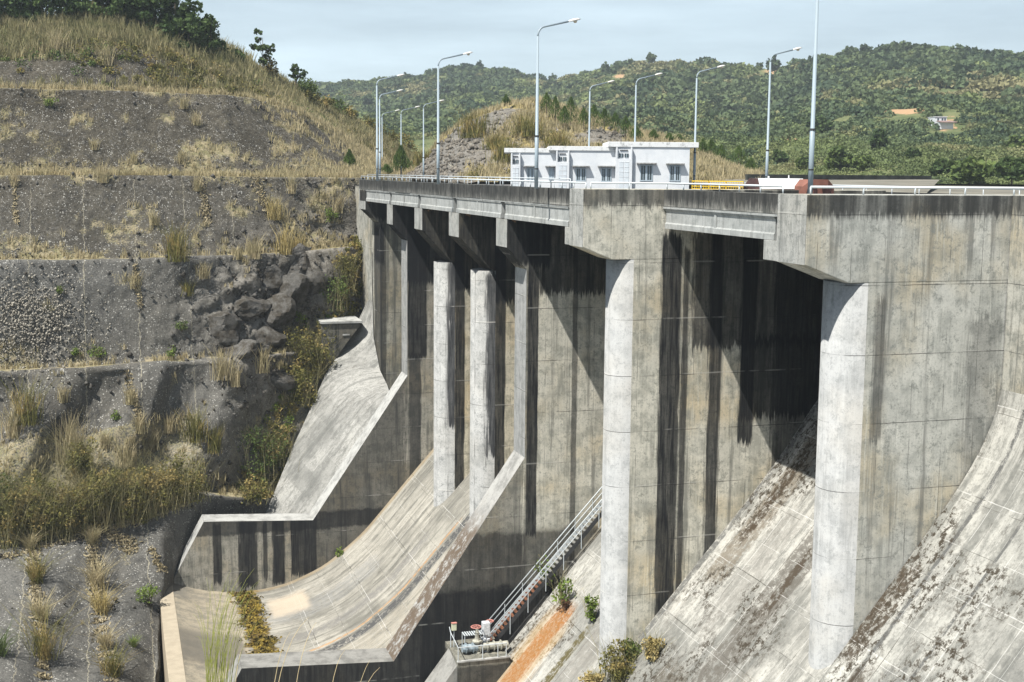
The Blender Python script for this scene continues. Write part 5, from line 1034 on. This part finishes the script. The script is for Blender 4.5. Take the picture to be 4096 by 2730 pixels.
# ------------------------------------------------------------------ bushes growing on the spillway
def onface(xp,yp,prof=PR):
    d=ray(xp,yp); t=np.linspace(20,200,9001); Q=CAM+d*t[:,None]; q=np.array(prof)[::-1]; z=np.interp(Q[:,0],q[:,0],q[:,1]); k=np.argmax(Q[:,2]<z); return Q[k]
for x,y,w,h,l in ((2195,2330,110,120,'leafy green weed sprouting through the stair'),(2262,2420,90,130,'drooping green plant at the head of the orange rust streak'),(2375,2480,60,120,'small green plant against the second pier')):
    p=onface(x,y); shrub('weed',l,0,0,w,h,m_fol_g,n=330,leaf=.17,pt=p+np.array([-.2,0,.1])); 
p=onface(2262,2440); shrub('dead_root','dark dead roots under the drooping green plant',0,0,50,60,simple('dead_brown',(.12,.06,.03),.9),n=120,leaf=.12,pt=p,spiky=False)
for x,y,w,h,l,mm in ((2470,2725,150,170,'large olive bush growing at the foot of the second pier',m_fol_o),(2520,2640,90,90,'greener bush behind the large one at the pier foot',m_fol_m),(2610,2640,80,110,'small dry bush on the spillway right of the pier foot bush',m_fol_y),(2380,2740,110,60,'low dry scrub at the bottom edge below the second pier',m_fol_y)):
    shrub('bush',l,0,0,w,h,mm,n=1100,leaf=.15,pt=onface(x,y))
shrub('weed','small weed on the floor beside the far training wall',0,0,44,40,m_fol_g,n=110,leaf=.2,pt=onY(1362,2225,124.6),spiky=False)
# bits of dead scrub on the bearing ledges
for x,y,D,l in ((1585,828,124,'rusty scrub on the second ledge from the left'),(1702,838,113,'rusty scrub on the third ledge from the left'),(1857,855,101,'rusty scrub on the fourth ledge from the left'),(2045,888,89,'dry twigs on the ledge by the light corbel'),(1470,805,140,'dry scrub on the leftmost ledge')):
    p=atD(x,y,D); 
    q=np.array([26.35,p[1],-2.3]); C=crownpts(q+[0,.3,.1],(.3,.5,.3),90,clumps=8); V,Fq=leaves(C,.13,.3); o=mesh_obj('dead_scrub',V,Fq,simple('rust_brown_scrub',(.24,.14,.07),.9)); tag(o,l,'plant','dead scrub on the bearing ledges')
# ------------------------------------------------------------------ foreground grass (near the camera)
bank=MB(); xsB=np.linspace(-9,9,25); ysB=np.linspace(-7,6.2,19); V=[]
for x in xsB:
    for y in ysB:
        w=R0*x+F0*y; V.append((w[0],w[1],-2.75+.1*math.sin(x*1.3)+.08*math.cos(y*2)-max(0,y-5)*1.2))
bank.add(V,[(i*19+j,(i+1)*19+j,(i+1)*19+j+1,i*19+j+1) for i in range(24) for j in range(18)])
tag(bank.build('grassy_bank',m_yard,None,True),kind='structure')
def stalks(name,label,items,mat,plume=None,r=.0035):
    b=atD(items[0][0],items[0][1],items[0][4]); o=empty(name,tuple(b),label,'grass plant')
    m=MB(); pl=[]
    for x0,y0,x1,y1,D in items:
        a=atD(x0,y0+900,D); a[2]=-2.75; a=a*1.; q0=atD(x0,y0,D); q1=atD(x1,y1,D+.2); pts=[]
        for k in range(10):
            t=k/9; s=(1-t)**2*a+2*t*(1-t)*(q0*1.0)+t*t*q1; pts.append(s)
        m.tube(pts,[r*(1-.75*k/9) for k in range(10)],5)
        if plume: pl+= [pts[-1]+(pts[-2]-pts[-1])*rng.uniform(0,1.6)+rng.normal(size=3)*.006 for _ in range(70)]
    m.build('stalks',mat,o,smooth=True)
    if pl: pass
m_blade=simple('green_grass_blade',(.25,.27,.06),.6,var=.15,scale=8,spec=.2); m_straw=simple('straw_stalk',(.52,.42,.24),.7,var=.1,scale=8,spec=.2)
it=[]
for k in range(54):
    u=random.random(); x0=random.uniform(815,905); it.append((x0,2500+random.uniform(-90,60),x0+random.uniform(-60,60)+((u*150) if u>.35 else -20),2250+random.uniform(0,260)+(0 if u>.6 else 60),7.2+random.uniform(-.25,.25)))
stalks('grass_plant','tall thin green grass blades rising in front of the flip bucket',it,m_blade,None,.0022)
it=[(1070,2650,1160,2530,7.0),(1075,2600,1235,2470,7.1),(1160,2620,1265,2490,7.2),(1300,2680,1380,2600,7.1),(930,2700,965,2600,7.3),(1400,2760,1520,2670,7.1),(1395,2780,1480,2640,7.2)]
stalks('grass_plant','pale straw grass stalks in the foreground right of the green blades',it,m_straw,None,.0035)
# ================================================================== LIGHT, SKY, AIR
SUN=np.array([.475,.25,-.87]); SUN/=np.linalg.norm(SUN)
ld=bpy.data.lights.new('sun','SUN'); ld.energy=5.0; ld.angle=math.radians(.55); ld.color=(1,.965,.90)
lo=bpy.data.objects.new('sun',ld); COL.objects.link(lo); lo.rotation_euler=Vector(SUN.tolist()).to_track_quat('-Z','Y').to_euler(); lo.location=(0,0,60)
W=bpy.data.worlds.new('World'); S.world=W; W.use_nodes=True; wt=W.node_tree; wt.nodes.clear()
sk=wt.nodes.new('ShaderNodeTexSky'); sk.sky_type='NISHITA'; sk.sun_disc=False; el=math.asin(-SUN[2]); az=math.atan2(-SUN[0],-SUN[1])
sk.sun_elevation=el; sk.sun_rotation=az; sk.air_density=1.0; sk.dust_density=2.2; sk.ozone_density=1.5; sk.altitude=600
tc=wt.nodes.new('ShaderNodeTexCoord'); mp=wt.nodes.new('ShaderNodeMapping'); mp.inputs['Scale'].default_value=(1.2,1.2,9); wt.links.new(tc.outputs['Generated'],mp.inputs[0])
nz=wt.nodes.new('ShaderNodeTexNoise'); nz.inputs['Scale'].default_value=2.2; nz.inputs['Detail'].default_value=6; nz.inputs['Roughness'].default_value=.6; wt.links.new(mp.outputs[0],nz.inputs[0])
mr=wt.nodes.new('ShaderNodeMapRange'); mr.inputs[1].default_value=.38; mr.inputs[2].default_value=.72; mr.inputs[3].default_value=.5; mr.inputs[4].default_value=.98; wt.links.new(nz.outputs['Fac'],mr.inputs[0])
mx=wt.nodes.new('ShaderNodeMix'); mx.data_type='RGBA'; sx=wt.nodes.new('ShaderNodeSeparateXYZ'); wt.links.new(tc.outputs['Generated'],sx.inputs[0])
el_=wt.nodes.new('ShaderNodeMapRange'); el_.inputs[1].default_value=.02; el_.inputs[2].default_value=.42; el_.inputs[3].default_value=1.; el_.inputs[4].default_value=.12; wt.links.new(sx.outputs[2],el_.inputs[0])
mm=wt.nodes.new('ShaderNodeMath'); mm.operation='MULTIPLY'; wt.links.new(mr.outputs[0],mm.inputs[0]); wt.links.new(el_.outputs[0],mm.inputs[1])
wt.links.new(mm.outputs[0],mx.inputs[0]); wt.links.new(sk.outputs[0],mx.inputs[6]); mx.inputs[7].default_value=(13.8,16.8,18.4,1)
bg=wt.nodes.new('ShaderNodeBackground'); bg.inputs[1].default_value=.049; wt.links.new(mx.outputs[2],bg.inputs[0]); ow=wt.nodes.new('ShaderNodeOutputWorld'); wt.links.new(bg.outputs[0],ow.inputs[0])
import os
HAZE=.00026
if HAZE:
    hm=bpy.data.materials.new('haze'); hm.use_nodes=True; ht=hm.node_tree; ht.nodes.clear(); pv=ht.nodes.new('ShaderNodeVolumePrincipled'); pv.inputs['Color'].default_value=(.80,.88,.95,1); pv.inputs['Density'].default_value=HAZE; pv.inputs['Anisotropy'].default_value=.2
    om=ht.nodes.new('ShaderNodeOutputMaterial'); ht.links.new(pv.outputs[0],om.inputs['Volume'])
    hz=MB().box(-760,1560,-460,1560,-66,190).build('haze',hm); tag(hz,kind='stuff')
S.view_settings.view_transform='Standard'; S.view_settings.look='None'; S.view_settings.exposure=.72; S.view_settings.gamma=1
S.cycles.max_bounces=5; S.cycles.diffuse_bounces=1; S.cycles.glossy_bounces=2; S.cycles.transmission_bounces=2; S.cycles.transparent_max_bounces=4; S.cycles.volume_bounces=0
S.cycles.use_denoising=True
